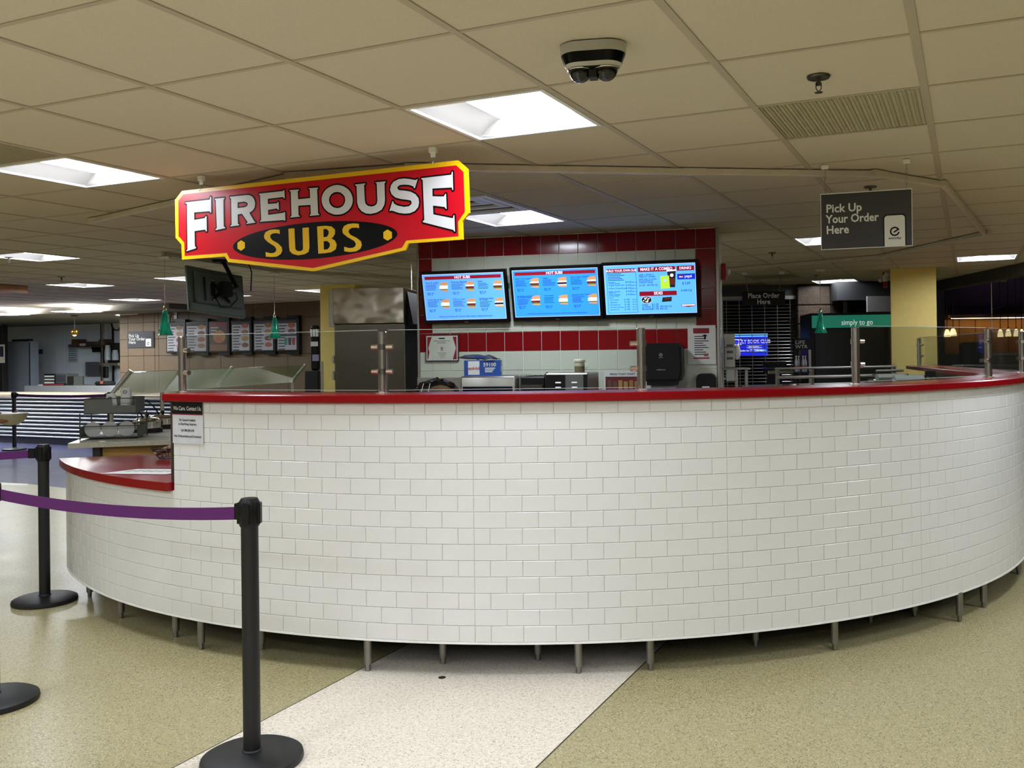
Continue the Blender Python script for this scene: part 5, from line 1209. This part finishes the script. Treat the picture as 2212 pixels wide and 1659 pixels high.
# panel and dark bulkhead above the cooler
a = at(1857, 660, 12.9); t = obj('bulkhead', G().box(-.1, .95, 0, .3, at(1857, 648, 12.6).z, CZ-.002), m_blackm, None, (a.x-.3, 12.62, 0), label='black bulkhead with grey panel between stone pillar and yellow column', cat='bulkhead')
obj('panel', G().box(.3, .8, -.05, 0, at(1857, 676, 12.9).z, at(1857, 643, 12.9).z), mat('grey bulkhead', '75716d', .6), t)
# water bottle stand
y_ = 11.6; a = at(1716, 756, y_); b = at(1749, 730, y_)
t = thing('bottle_stand', 'black bottle stand with a white lettered water sign', 'stand', (a.x, y_, 0)); w = b.x-a.x
obj('sign', G().cbox(0, w, 0, .04, a.z, b.z, .004), m_blackm, t); obj('lettering', (lambda g: (g.text('LIFE', .012, a.z+.075, .062, -.001, .0, 'LEFT', 1.15), g.text('WTR', .012, a.z+.02, .062, -.001, .0, 'LEFT', 1.1), g)[2])(G()), m_paper, t)
for x in (.01, w): obj('upright', G().box(x-.015, x+.015, .0, .04, 0, a.z), m_steel if x > .05 else m_blackm, t)
zb = at(1716, 803, y_).z; obj('shelf', G().box(-.02, w, -.1, .3, zb-.02, zb), m_blackm, t); obj('foot', G().box(-.05, w+.05, -.15, .35, 0, .03), m_blackm, t)
for k in range(4):
    p = Vector((a.x+.01+k*.043, y_-.04+.05*(k % 2), zb)); q = thing('water_bottle', ('first', 'second', 'third', 'fourth')[k]+' pink labelled water bottle from the left on the black stand', 'bottle', p, group='water bottles on the black stand')
    obj('bottle', G().lathe([(.018, 0), (.02, .01), (.02, .13), (.009, .165), (.009, .185)], 12), mat('clear bottle', 'b9b6bc', .15), q, smooth=True); obj('label', G().lathe([(.0206, .03), (.0206, .085)], 12, caps=False), mat('pink label', 'a86a66', .5), q); obj('cap', G().lathe([(.01, .185), (.01, .2)], 10), m_white, q)
# ---- steel food line behind the counter on the right
y_ = 9.6; a = at(1661, 815, y_); b = at(1916, 815, y_+.5); d = Vector((b.x-a.x, b.y-a.y, 0)); L = d.length
t = thing('food_line', 'stainless food line with glass top shelf behind the red ledge on the right', 'food line', (a.x, y_, 0), math.atan2(d.y, d.x))
z1, z2 = at(1661, 795, y_).z, at(1661, 815, y_).z
obj('top_shelf', G().cbox(-.02, L, -.15, .3, z1-.008, z1, .002), m_pglass, t); obj('shelf_rail', G().tube([(-.02, -.15, z1-.004), (L, -.15, z1-.004)], .011, 8), m_steel, t)
obj('middle_rail', G().tube([(0, -.16, z2), (L, -.16, z2)], .016, 8), m_steel, t); obj('top_rail', G().tube([(L-.3, -.2, z1-.05), (L+.05, -.2, z1-.05)], .014, 8), m_steel, t)
for x in (0, .42, L-.04): obj('post', G().box(x, x+.03, -.15, -.12, .85, z1), m_steel, t)
obj('end_frame', G().box(0, .3, .0, .02, z1-.06, z1-.03), m_steel, t)
obj('well', G().cbox(0, L, -.2, .55, .7, 1.14, .01), mat('white steel', 'a9aca4', .35, .6), t); obj('cabinet', G().cbox(.02, L-.02, -.15, .5, 0, .7, .01), m_steel, t); obj('rim', G().box(0, L, -.22, -.2, 1.08, 1.16), m_steel, t)
for k, (px, m_, w) in enumerate(((1680, m_dark, .09), (1702, m_paper, .05), (1708, m_dark, .04))):
    p = at(px, 830, y_-.15); obj('label_plate', G().cbox(p.x-a.x-w/2, p.x-a.x+w/2, -.235, -.222, 1.1, 1.17, .003), m_, t)
obj('clip', G().cbox(L*.72, L*.8, -.3, -.2, 1.16, 1.2, .01), m_steel, t)
# small steel frame left of it
y_ = 9.3; a = at(1588, 830, y_); b = at(1616, 830, y_); z1 = at(1600, 794, y_).z
t = thing('equipment_stand', 'small stainless stand beside the end of the tiled wall', 'stand', (a.x, y_, 0)); w = b.x-a.x
for x in (0, w-.03): obj('upright', G().box(x, x+.03, 0, .03, 0, z1), m_steel, t)
obj('top', G().cbox(-.12, w+.02, -.05, .3, z1-.02, z1, .004), m_steel, t); obj('side_rail', G().box(-.13, .02, -.02, 0, z1-.12, z1-.1), m_steel, t); obj('glass_pane', G().box(.03, w-.03, .01, .016, .9, z1-.04), m_pglass, t)
# glove box holder at the end of the tiled wall
y_ = 7.35; c = at(1577, 755, y_); t = thing('glove_box', 'white glove box in a wire holder on the end of the tiled wall', 'glove box', c, R(-8))
obj('carton', G().cbox(-.045, .035, -.07, .07, -.14, .12, .004), mat('carton white', 'b9b8b0', .6), t); obj('glove', G().ball((.055, 0, -.02), .03, 10, 8, (.9, 1, 2.1)), m_white, t, smooth='all')
for z in (-.15, .02, .125): obj('wire', G().tube([(-.06, -.08, z), (.045, -.08, z), (.045, .08, z), (-.06, .08, z)], .003, 5), m_wire, t)
obj('lower_carton', G().cbox(-.035, .03, -.06, .06, -.25, -.16, .004), MATS['carton white'], t); g = G()
for k in range(3): g.rect(-.03, .02, -.08+.05*k, -.06+.05*k, -.0712)
obj('printing', g, MATS['cup print'], t, kind='stuff')
# things behind the ledge at the right
def tubebox(px, py, y, label, rz):
    c = at(px, py, y); t = thing('cup_dispenser', label, 'dispenser', (c.x, c.y, c.z), rz); obj('barrel', G().lathe([(.035, -.14), (.035, .14)], 6, ax='x'), mat('pale steel', 'b4bab2', .35, .5), t); obj('end_cap', G().lathe([(.037, .14), (.03, .165)], 6, ax='x'), m_black, t)
    obj('bracket', G().box(-.12, .12, -.01, .01, -c.z+1.0, -.03), m_steel, t)
tubebox(1925, 815, 8.4, 'left pale steel dispenser tube lying behind the ledge', R(10)); tubebox(1962, 818, 8.2, 'right pale steel dispenser tube lying behind the ledge', R(10))
c = at(2013, 812, 7.6); t = thing('card_reader', 'black card reader tilted on a clear arm behind the ledge', 'card reader', c, R(-20)); obj('head', G().cbox(-.05, .03, -.03, .03, -.005, .045, .008), m_black, t); obj('arm', G().tube([(-.01, 0, 0), (.07, 0, -.11)], .02, 8), mat('grey arm', '55524e', .3), t); obj('base', G().box(.03, .12, -.05, .05, 1.0-c.z, -.1), m_dark, t)
for k, (px, py, w) in enumerate(((1987, 822, .14), (2044, 812, .11))):
    c = at(px, py, 9.4); t = thing('paper_sheet', ('left', 'right')[k]+' white sheet fixed to the inside of the counter at the right', 'paper', c, R(-15)); obj('sheet', G().box(-w/2, w/2, 0, .003, -.06, .06), m_paper, t)
    if k: obj('printing', G().disc(0, .03, .03, .02, -.001), m_mk, t)
# ---- dark beam and dining area
a = atz(2022, 610, CZ); b = atz(2212, 570, CZ); d = (b-a); d.z = 0; d.normalize(); a2 = a-d*2; L = 9.
obj('beam', G().box(0, L, -.08, .08, CZ-.13, CZ+.3), mat('dark grey beam', '3b3a38', .7), None, (a2.x, a2.y, 0), (0, 0, math.atan2(d.y, d.x)), label='dark grey beam along the edge of the ceiling at the right', cat='beam')
y_ = 14.5; a = at(2019, 700, y_); b = at(2041, 700, y_); obj('wall_violet', G().box(0, b.x-a.x, 0, .3, 0, 3.2), mat('violet wall paint', '5d5878', .7), None, (a.x, y_, 0), kind='structure', label='violet painted wall end beside the right yellow column')
y_ = 17.5; a = at(2036, 700, y_); dw = obj('wall_dining', G().box(0, 6, 0, .2, 0, 3.3), mat('dark brown wall', '3b2a20', .7), None, (a.x, y_, 0), kind='structure', label='dark brown wall of the dining area')
zsf = at(2100, 686, y_).z
m_tan = mat('tan wall panel', '8f6a3c', .6, var=.1, vscale=4)
for k in range(5): obj('wall_panel', G().cbox(k*.31, k*.31+.3, -.02, 0, .3, zsf-.04, .004), m_tan, dw)
for k in range(4): obj('window_pane', G().box(1.55+.36*k, 1.88+.36*k, -.02, 0, 1.0, zsf-.05), mat('bluish window glass', '6f8494', .1), dw)
t = thing('wall_shelf', 'long pale wooden shelf lit from below in the dining area', 'shelf', (a.x, y_-.25, zsf)); obj('board', G().box(0, 4, 0, .23, 0, .05), mat('pale wood', 'c9a06a', .5), t); obj('canopy', G().prism([(.7, .05), (1.4, .05), (1.3, .16), (1.05, .2), (.75, .12)], -.1, .2), mat('brown canopy', '3f2c1e', .7), t); obj('rail', G().box(0, 4, .1, .15, .16, .22), m_dark, t)
PLs = [(2046, 720, 12.6, .082), (2059, 718, 12.6, .09), (2161, 720, 12.6, .075), (2178, 719, 12.8, .075), (2195, 719, 13, .07), (2207, 719, 13.4, .06)]
LBP = ['first lit cream pendant from the left in the dining area', 'second lit cream pendant, tallest of the left pair in the dining area', 'cream pendant right of the glass post, first of the right row', 'amber pendant, second of the right row', 'pale pendant, third of the right row', 'smallest pendant at the right edge of the row']
for (px, py, y, w), lb in zip(PLs, LBP):
    c = at(px, py, y); t = thing('pendant_lamp', lb, 'pendant lamp', c, group='cream pendants of the dining area'); r = w/2
    obj('shade', G().lathe([(r, -.05), (r*.98, -.02), (r*.7, .03), (r*.35, .055)], 14), glow('lit cream shade', 'ffe6ac', 1.6), t, smooth=True); obj('cap', G().lathe([(r*.38, .055), (r*.3, .075)], 10), m_dark, t); obj('cord', G().tube([(0, 0, .07), (0, 0, 3.3-c.z)], .005, 5), m_black, t)
c = at(2107, 768, 12.8); t = thing('booth_seat', 'dark navy high backed booth seat in the dining area', 'seat', (c.x, 12.8, 0)); z0, z1 = at(2107, 797, 12.8).z, at(2107, 739, 12.8).z; w2 = 27*12.8/FPX
obj('backrest', G().prism(rrect(-w2, w2, .3, z1, .06), 0, .12), mat('navy upholstery', '1c2634', .6), t); obj('seat', G().cbox(-w2, w2, -.5, .0, .85, 1.02, .03), MATS['navy upholstery'], t); obj('base', G().box(-w2+.04, w2-.04, -.4, .1, 0, .85), m_dark, t)
c = at(2175, 775, 13.2); t = thing('dining_counter', 'grey counter block behind the glass at the right edge', 'counter', (c.x, 13.2, 0)); obj('front', G().cbox(-.3, 1.6, 0, .5, 0, at(2175, 768, 13.2).z, .01), mat('grey counter front', '7d7f7a', .5), t); obj('top', G().cbox(-.32, 1.62, -.03, .53, at(2175, 768, 13.2).z, at(2175, 762, 13.2).z, .006), mat('pale counter top', 'a9b0ae', .4), t)
c = at(2031, 755, 14.2); t = thing('low_partition', 'slatted dark partition beside the yellow column', 'partition', (c.x, 14.2, 0)); 
for k in range(6): obj('slat', G().box(-.06, .07, 0, .03, at(2031, 763-4*k, 14.2).z, at(2031, 760.5-4*k, 14.2).z), m_dark, t)
obj('panel', G().box(-.07, .9, 0.03, .06, 0, at(2031, 764, 14.2).z), mat('slate panel', '3c474c', .5), t)
# slim rod pendant above the right glass post
c = at(2143, 715, 11.5); t = thing('pendant_rod', 'slim white rod hanging above the right glass post', 'pendant rod', c); obj('rod', G().tube([(0, 0, 0), (0, 0, 2.9-c.z)], .005, 6), m_white, t); obj('joint', G().lathe([(.006, .18), (.012, .2), (.006, .22)], 10), m_chrome, t)

# ---- place order sign hanging before the grille
y_ = 10.9; a = at(1604, 661, y_); b = at(1695, 629, y_); w2 = (b.x-a.x)/2; h = b.z-a.z
t = thing('hanging_sign', 'black place order here sign hanging on two slanted chains', 'sign', ((a.x+b.x)/2, y_, a.z), R(-4))
obj('board', G().box(-w2, w2, 0, .012, 0, h), m_blackm, t)
g = G(); g.text('Place Order', 0, h*.55, .083, -.001, .02, 'CENTER', .9); g.text('Here', 0, h*.12, .083, -.001, .02, 'CENTER', .9); obj('lettering', g, m_paper, t)
for s in (-1, 1):
    obj('chain', G().tube([(s*w2*.72, .006, h), (s*w2*.86, .006, CZ-a.z-.01)], .005, 6), m_wire, t); obj('ceiling_clip', G().cbox(s*w2*.86-.03, s*w2*.86+.03, -.01, .02, CZ-a.z-.035, CZ-a.z, .004), m_white, t)
# ---- lamps of the dining side: strip under the shelf, unseen violet strips added to tint wall and ceiling
a = at(2036, 700, 17.5)
t = thing('strip_light', 'warm strip light under the long wooden shelf', 'strip light', (a.x, 17.2, zsf)); obj('housing', G().box(.05, 3.9, 0, .04, -.02, 0), m_white, t); obj('lens', G().box(.05, 3.9, .005, .035, -.026, -.02), glow('warm strip lens', 'ffcf8a', 22), t)
t = thing('strip_light', 'violet strip light behind the dark beam washing the high ceiling', 'strip light', (5.75, 8, 2.72)); obj('housing', G().box(0, .08, 0, 7, -.03, 0), m_dark, t); obj('lens', G().box(.01, .07, .02, 6.98, 0, .008), glow('violet lens', '8f7cff', 30), t)
t = thing('strip_light', 'violet strip light above the shelf of the dining wall', 'strip light', (a.x+.3, 17.1, 2.95)); obj('housing', G().box(0, 4, 0, .08, 0, .03), m_dark, t); obj('lens', G().box(.02, 3.98, .01, .07, -.008, 0), glow('soft violet lens', 'b39cff', 4), t)
# ================================================================ CEILING FITTINGS
# dome camera with two lenses
c = atz(1281, 100, CZ); t = thing('dome_camera', 'white and black twin dome security camera on the ceiling', 'security camera', (c.x, c.y, CZ), R(-10))
def stadium(hl, r, seg=10):
    return [(hl+r*math.cos(-math.pi/2+math.pi*k/seg), r*math.sin(-math.pi/2+math.pi*k/seg)) for k in range(seg+1)] + [(-hl+r*math.cos(math.pi/2+math.pi*k/seg), r*math.sin(math.pi/2+math.pi*k/seg)) for k in range(seg+1)]
def loft(rings):
    vs = []; fs = []; n = len(rings[0][0])
    for poly, z in rings: vs += [(x, y, z) for x, y in poly]
    for k in range(len(rings)-1):
        for i in range(n): j = (i+1) % n; fs.append((k*n+i, (k+1)*n+i, (k+1)*n+j, k*n+j))
    fs.append(tuple(range(n))); fs.append(tuple(reversed([(len(rings)-1)*n+i for i in range(n)])))
    return G()._a(vs, fs)
obj('base', loft([(stadium(.042, .060), 0), (stadium(.042, .059), -.03)]), mat('camera white', 'b9b6ae', .4), t, smooth=True)
obj('band', loft([(stadium(.0415, .0585), -.03), (stadium(.038, .050), -.06)]), mat('gloss black', '050506', .08), t, smooth=True)
obj('ring', loft([(stadium(.038, .051), -.06), (stadium(.036, .043), -.07)]), mat('camera white', 'b9b6ae', .4), t, smooth=True)
obj('inner', loft([(stadium(.033, .037), -.0695), (stadium(.033, .036), -.074)]), m_black, t)
for s in (-1, 1):
    d = obj('dome', G().ball((s*.04, 0, -.072), .036, 18, 10, (1, 1, 1.05)), mat('smoked dome', '101012', .05), t, smooth='all')
    obj('lens', G().lathe([(.012, -.032), (.009, -.028)], 12, (s*.037, 0, -.078), ax='y'), m_black, d)
    obj('dome_rim', G().tube([(s*.04+.037*math.cos(a*.3491), .037*math.sin(a*.3491), -.0725) for a in range(18)], .003, 6, closed=True), m_chrome, d)
obj('bridge', G().box(-.012, .012, -.02, .02, -.1, -.076), m_dark, t)
# sprinklers
def sprinkler(px, py, label, s=1., z=CZ):
    c = atz(px, py, z); t = thing('sprinkler', label, 'sprinkler', (c.x, c.y, z))
    obj('escutcheon', G().lathe([(.04*s, 0), (.037*s, -.006*s), (.015*s, -.009*s)], 20), m_sprk, t, smooth=True); obj('body', G().lathe([(.009*s, -.006*s), (.007*s, -.03*s)], 10), m_sprk, t)
    for q in (-1, 1): obj('frame_arm', G().tube([(q*.009*s, 0, -.02*s), (q*.009*s, 0, -.04*s), (0, 0, -.052*s)], .002*s, 5), m_sprk, t)
    obj('deflector', G().lathe([(.014*s, -.055*s), (.014*s, -.053*s)], 12), m_sprk, t)
m_sprk = mat('sprinkler metal', '56534c', .3, .9)
sprinkler(1768, 166, 'chrome sprinkler head nearest the camera, upper right'); sprinkler(1668, 546, 'sprinkler right of the tiled wall top', .9); sprinkler(1763, 594, 'sprinkler above the right green pendant lamp', .9)
sprinkler(19, 556, 'sprinkler at the left edge below a ceiling lamp', .9); sprinkler(133, 598, 'sprinkler in front of the second left ceiling lamp', 1.); sprinkler(1880, 404, 'sprinkler just above the dark pick up sign', .9)
# track polygon
TRK = [(150, 483), (200, 470), (640, 380), (900, 362), (1500, 372), (1900, 377), (2040, 400), (2127, 505), (1900, 555), (1570, 583)]
t = thing('ceiling_track', 'polygonal white lighting track under the ceiling following the counter', 'track', (0, 8, CZ))
pts = [atz(x, y, CZ-.02) for x, y in TRK][1:]; pts = [Vector((-3.07, 6.09, CZ))]+pts[1:]
pts += [Vector((-1.2, 11.6, 0)), Vector((-3.03, 9.84, 0)), Vector((-3.49, 8.12, 0))]

m_trk = mat('track enamel', 'c9bfae', .4)
for i in range(len(pts)-1):
    a, b = pts[i], pts[(i+1) % len(pts)]; d = b-a; d.z = 0; m = (a+b)/2; L = d.length
    obj('track_bar', G().cbox(-L/2, L/2, -.016, .016, -.034, -.002, .003), m_trk, t, (m.x, m.y-8, 0), (0, 0, math.atan2(d.y, d.x)))
    obj('joint', G().cbox(-.06, .06, -.018, .018, -.036, 0, .003), m_trk, t, (a.x, a.y-8, 0), (0, 0, math.atan2(d.y, d.x)))
# green trumpet pendants
m_green = mat('green blown glass', '0e6a52', .12, var=.75, vscale=16, stretch=(1, 1, .25))
m_green.node_tree.nodes['Principled BSDF'].inputs['Emission Strength'].default_value = .45
nt = m_green.node_tree; nt.links.new(nt.nodes['Principled BSDF'].inputs['Base Color'].links[0].from_socket, nt.nodes['Principled BSDF'].inputs['Emission Color'])
def pendant(px, ptop, pbot, ptrack, y, label):
    a = at(px, pbot, y); zt = at(px, ptop, y).z-a.z; t = thing('pendant_lamp', label, 'pendant lamp', (a.x, a.y, a.z), group='green glass trumpet pendants'); k = zt/.235
    obj('shade', G().lathe([(r*k*1.02, z*k) for r, z in ((.068, 0), (.058, .02), (.046, .06), (.036, .12), (.027, .18), (.02, .215), (.014, .228))], 22, caps=False), m_green, t, smooth=True)
    obj('rim', G().tube([(.068*k*math.cos(q*.2618), .068*k*math.sin(q*.2618), 0) for q in range(24)], .0025, 5, closed=True), m_chrome, t)
    obj('bulb', G().ball((0, 0, .07*k), .016, 10, 8), glow('small warm bulb', 'fff2d0', 3), t, smooth='all')
    obj('cap', G().lathe([(.016, .222*k), (.016, .25*k), (.006, .27*k)], 12), m_chrome, t, smooth=True)
    obj('cord', G().tube([(0, 0, .26*k), (0, 0, CZ-.03-a.z)], .0028, 6), m_chrome, t); obj('canopy', G().cbox(-.05, .05, -.03, .03, CZ-.055-a.z, CZ-.036-a.z, .004), m_white, t)
pendant(357, 668, 724, 545, 8.12, 'left green glass pendant in front of the first menu board'); pendant(594, 684, 731, 585, 9.84, 'middle green glass pendant left of the yellow column'); pendant(1773, 673, 719, 578, 10.28, 'right green glass pendant in front of the drinks cooler')
# ceiling television seen from behind
a = at(413, 578, 8.5); c = at(469, 632, 8.8); t = thing('ceiling_television', 'black television seen from behind hanging on a ceiling arm', 'television', c, R(42), 0)
m_tvb = mat('dark green grey plastic', '5f6f6b', .45); w2, h2 = .36, .215
t.rotation_euler = (R(-8), R(4), R(66))
obj('panel', G().cbox(-w2, w2, .0, .03, -h2, h2, .006), m_tvb, t); obj('rear_housing', G().cbox(-w2*.82, w2*.85, -.03, 0, -h2*.62, h2*.8, .012), m_tvb, t); obj('lower_ridge', G().cbox(-w2*.97, w2*.97, -.018, 0, -h2*.98, -h2*.62, .006), m_tvb, t)
obj('side_strip', G().box(-w2*.55, -w2*.48, -.036, -.03, -h2*.5, h2*.55), m_black, t)
for k in range(4):
    an = R(45+90*k); e = (.15*math.cos(an), -.05, .13*math.sin(an)); obj('bracket_arm', G().tube([(0, -.05, 0), e], .012, 6), m_black, t); obj('bolt', G().ball((e[0], -.058, e[2]), .01, 8, 6), m_chrome, t)
obj('socket_plate', G().box(-.11, -.06, -.037, -.03, -.05, .07), m_blackm, t); obj('swivel', G().cbox(-.03, .09, -.12, -.05, -.05, .09, .01), m_blackm, t)
obj('cable', G().tube([(.08, -.05, -.02), (.16, -.08, .0), (.2, -.06, -.05), (.1, -.05, -.14), (-.02, -.05, -.15), (-.08, -.05, -.06)], .005, 6), m_black, t)
q = c+Vector((.02, .0, 0)); top = atz(478, 562, CZ)
bpy.context.view_layer.update(); iv = t.matrix_world.inverted()
def tv_l(*q): return [tuple(iv @ (Vector((top.x, top.y, CZ))+Vector(p))) for p in q]
ar = obj('ceiling_arm', G().tube(tv_l((0, 0, -.01), (.02, .02, -.03), (.13, .05, -.26))+[(.03, -.09, .02)], .02, 8), m_black, t)
obj('arm_plate', G()._a(tv_l(*[(x, y, z) for z in (-.02, 0) for x, y in ((-.1, -.06), (.1, -.06), (.1, .06), (-.1, .06))]), [(0, 3, 2, 1), (4, 5, 6, 7), (0, 1, 5, 4), (1, 2, 6, 5), (2, 3, 7, 6), (3, 0, 4, 7)]), m_black, ar); obj('hanging_cable', G().tube(tv_l((.25, 0, 0), (.29, 0, -.12), (.28, 0, -.3)), .006, 6), m_black, ar)

# ================================================================ QUEUE BARRIERS
m_base = mat('black rubber base', '121213', .5); m_postb = mat('black powder coat', '070708', .5); m_belt = mat('purple belt', '561060', .7, var=.06, vscale=200)
def stanchion(x, y, label, h=.985, rz=0., slots=(0,)):
    t = thing('queue_post', label, 'queue post', (x, y, 0), rz, group='black queue posts')
    obj('base', G().lathe([(.184, 0), (.187, .008), (.184, .024), (.165, .034), (.05, .043)], 40), m_base, t, smooth=True); obj('post_tube', G().lathe([(.036, .04), (.036, .045), (.0315, .05), (.0315, h-.1)], 24), m_postb, t, smooth=True)
    obj('head', G().lathe([(.034, h-.105), (.037, h-.1), (.037, h-.012), (.03, h)], 24), m_black, t, smooth=True)
    for a in range(4): hs = obj('belt_slot', G().cbox(.03, .044, -.014, .014, h-.095, h-.015, .003), m_black, t, (0, 0, 0), (0, 0, a*math.pi/2))
    obj('screw', G().ball((.0, -.037, h-.09), .004, 6, 5), m_chrome, t)
    return t
H_ = .985
p1 = atz(545, 1645, 0); p2 = atz(97, 1300, 0); p0 = atz(-17, 1519, 0); p3 = Vector((at(30, 840, 15.6).x, 15.6, 0)); p4 = Vector((-5.1, 5.35, 0)); p5 = Vector((at(236, 850, 14.9).x, 14.9, 0))
stanchion(p1.x, p1.y, 'black queue post in the foreground, in front of the white counter'); stanchion(p2.x, p2.y, 'black queue post beside the low red shelf at the left'); stanchion(p0.x, p0.y, 'black queue post whose base shows at the lower left edge')
stanchion(p3.x, p3.y, 'far black queue post in front of the corrugated counter'); stanchion(p5.x, p5.y, 'far black queue post hidden behind the salad bar rack'); stanchion(p4.x, p4.y, 'black queue post outside the left edge of the picture')
def belt(a, b, label, sag=.02, z=H_-.055, wd2=.024):
    d = b-a; L = d.length; g = G(); n = 14; vs = []; fs = []
    nn = Vector((-d.y, d.x, 0)).normalized()*.0008
    for k in range(n+1):
        u = .02+.96*k/n; p = a+d*u; s = sag*4*u*(1-u)
        for sg_ in (1, -1): vs += [(p.x-a.x+nn.x*sg_, p.y-a.y+nn.y*sg_, z-wd2-s), (p.x-a.x+nn.x*sg_, p.y-a.y+nn.y*sg_, z+wd2-s)]
    for k in range(n):
        o, q = 4*k, 4*k+4; fs += [(o, q, q+1, o+1), (o+2, o+3, q+3, q+2), (o+1, q+1, q+3, o+3), (o, o+2, q+2, q)]
    t = thing('queue_belt', label, 'belt', (a.x, a.y, 0), group='purple queue belts'); obj('webbing', g._a(vs, fs), m_belt, t)
    for e, u in ((b, .965), (a, .035)):
        p = a+d*u; obj('end_clip', G().cbox(-.02, .02, -.006, .006, z-.03, z+.032, .003), m_black, t, (p.x-a.x, p.y-a.y, 0), (0, 0, math.atan2(d.y, d.x)))
belt(p0, p1, 'purple belt stretched across the lower left to the foreground post', .035); belt(p4, p2, 'purple belt running off the left edge from the second post', .02); belt(p3, p5, 'far purple belt in front of the kitchen counter', .02)

# ================================================================ PERSON AT THE LEFT EDGE
bc = at(24, 893, 8.0)                     # bowl rim centre
t = thing('bowl', 'pale mixing bowl carried into the picture at the left edge', 'bowl', (bc.x, bc.y, bc.z-.1))
obj('bowl_shell', G().lathe([(.03, .0), (.06, .004), (.1, .035), (.125, .075), (.135, .1), (.128, .1), (.118, .075), (.09, .04), (.0001, .02)], 28, caps=False), mat('pale cream bowl', 'b9b5a4', .35), t, smooth=True)
obj('paper_liner', G().slab([(-.1, -.05), (.05, -.07), (.12, .0), (.03, .07), (-.1, .05)], .099, .101), m_paper, t)
def skin(name, V, E, m_, parent, sub=2):
    me = bpy.data.meshes.new(name); me.from_pydata([v[:3] for v in V], E, []); me.materials.append(m_)
    o = bpy.data.objects.new(name, me); COL.objects.link(o); o.parent = parent
    md = o.modifiers.new('skin', 'SKIN'); md.use_smooth_shade = True
    for i, v in enumerate(V):
        sv = me.skin_vertices[0].data[i]; r = v[3]; sv.radius = r if isinstance(r, tuple) else (r, r); sv.use_root = (i == 0)
    s = o.modifiers.new('sub', 'SUBSURF'); s.levels = sub; s.render_levels = sub
    return o
m_skin = mat('skin', '9c6a55', .5, var=.06); m_shirt = mat('dark work shirt', '25262b', .8); m_trs = mat('black trousers', '15151a', .8); m_hair = mat('dark hair', '1c1511', .7)
px_, py_ = bc.x-.52, bc.y+.02
pe = thing('person', 'person holding a pale bowl, only the hand in view at the left edge', 'person', (px_, py_, 0))
# local: facing +x; the bowl sits at x = .52
V = [(0, 0, .95, (.13, .15)), (0, 0, 1.1, (.12, .15)), (.01, 0, 1.28, (.13, .17)), (.0, 0, 1.42, (.09, .15)), (0, 0, 1.5, .055), (.02, 0, 1.58, .06), (.03, 0, 1.66, (.09, .075)), (.03, 0, 1.74, (.075, .068)),
     (0, .19, 1.4, .06), (.06, .25, 1.15, .05), (.25, .16, 1.0, .04), (.385, .15, bc.z-.025, .03), (0, -.19, 1.4, .06), (.06, -.25, 1.15, .05), (.25, -.16, 1.0, .04), (.385, -.15, bc.z-.025, .03),
     (0, .1, .88, .095), (.02, .11, .48, .065), (0, .11, .1, .045), (.1, .12, .04, .04), (0, -.1, .88, .095), (.02, -.11, .48, .065), (0, -.11, .1, .045), (.1, -.12, .04, .04),
     (.44, .14, bc.z-.04, (.018, .034)), (.44, -.14, bc.z-.04, (.018, .034))]
E_ = [(0, 1), (1, 2), (2, 3), (3, 4), (4, 5), (5, 6), (6, 7), (3, 8), (8, 9), (9, 10), (10, 11), (3, 12), (12, 13), (13, 14), (14, 15), (0, 16), (16, 17), (17, 18), (18, 19), (0, 20), (20, 21), (21, 22), (22, 23), (11, 24), (15, 25)]
k = len(V)
for s in (1, -1):
    w_i = 24 if s > 0 else 25
    for f_, (dx, L) in enumerate(((.0, .85), (.016, 1.), (.033, .95), (.05, .78))):      # four fingers under and round the rim
        b0 = (.455+dx*.6, s*.138, bc.z-.052)
        V += [(*b0, .0095), (.478+dx, s*(.143-.012*L), bc.z-.07+.005*f_, .0088), (.505+dx, s*(.128-.02*L), bc.z-.078+.006*f_, .0078)]
        E_ += [(w_i, k), (k, k+1), (k+1, k+2)]; k += 3
    V += [(.45, s*.135, bc.z-.012, .011), (.475, s*.13, bc.z+.008, .0095), (.498, s*.12, bc.z+.012, .0085)]; E_ += [(w_i, k), (k, k+1), (k+1, k+2)]; k += 3
skin('body', V, E_, m_skin, pe)
skin('shirt', [(0, 0, .93, (.145, .165)), (0, 0, 1.1, (.135, .165)), (.01, 0, 1.28, (.145, .185)), (0, 0, 1.41, (.115, .19)), (0, .2, 1.38, .09), (.05, .245, 1.2, .07), (0, -.2, 1.38, .09), (.05, -.245, 1.2, .07)], [(0, 1), (1, 2), (2, 3), (3, 4), (4, 5), (3, 6), (6, 7)], m_shirt, pe)
skin('trousers', [(0, 0, .93, (.14, .16)), (0, .1, .86, .11), (.02, .11, .48, .08), (0, .11, .08, .065), (0, -.1, .86, .11), (.02, -.11, .48, .08), (0, -.11, .08, .065)], [(0, 1), (1, 2), (2, 3), (0, 4), (4, 5), (5, 6)], m_trs, pe)
for s in (1, -1): skin('shoe', [(-.04, s*.11, .045, .045), (.06, s*.115, .04, .042), (.16, s*.12, .033, .03)], [(0, 1), (1, 2)], m_blackm, pe)
obj('hair', G().ball((-.012, 0, 1.725), .1, 18, 12, (.98, .86, .9)), m_hair, pe, smooth='all')
for s in (1, -1): obj('eye', G().ball((.108, s*.028, 1.685), .011, 10, 8), m_white, pe, smooth='all'); obj('ear', G().ball((.02, s*.075, 1.67), .022, 10, 8, (.7, .4, 1.2)), m_skin, pe, smooth='all')
obj('nose', G().ball((.122, 0, 1.655), .015, 10, 8, (1, .8, 1.5)), m_skin, pe, smooth='all'); obj('mouth', G().ball((.108, 0, 1.62), .018, 10, 6, (.6, 1.2, .35)), mat('lips', '8a4a44', .5), pe, smooth='all')
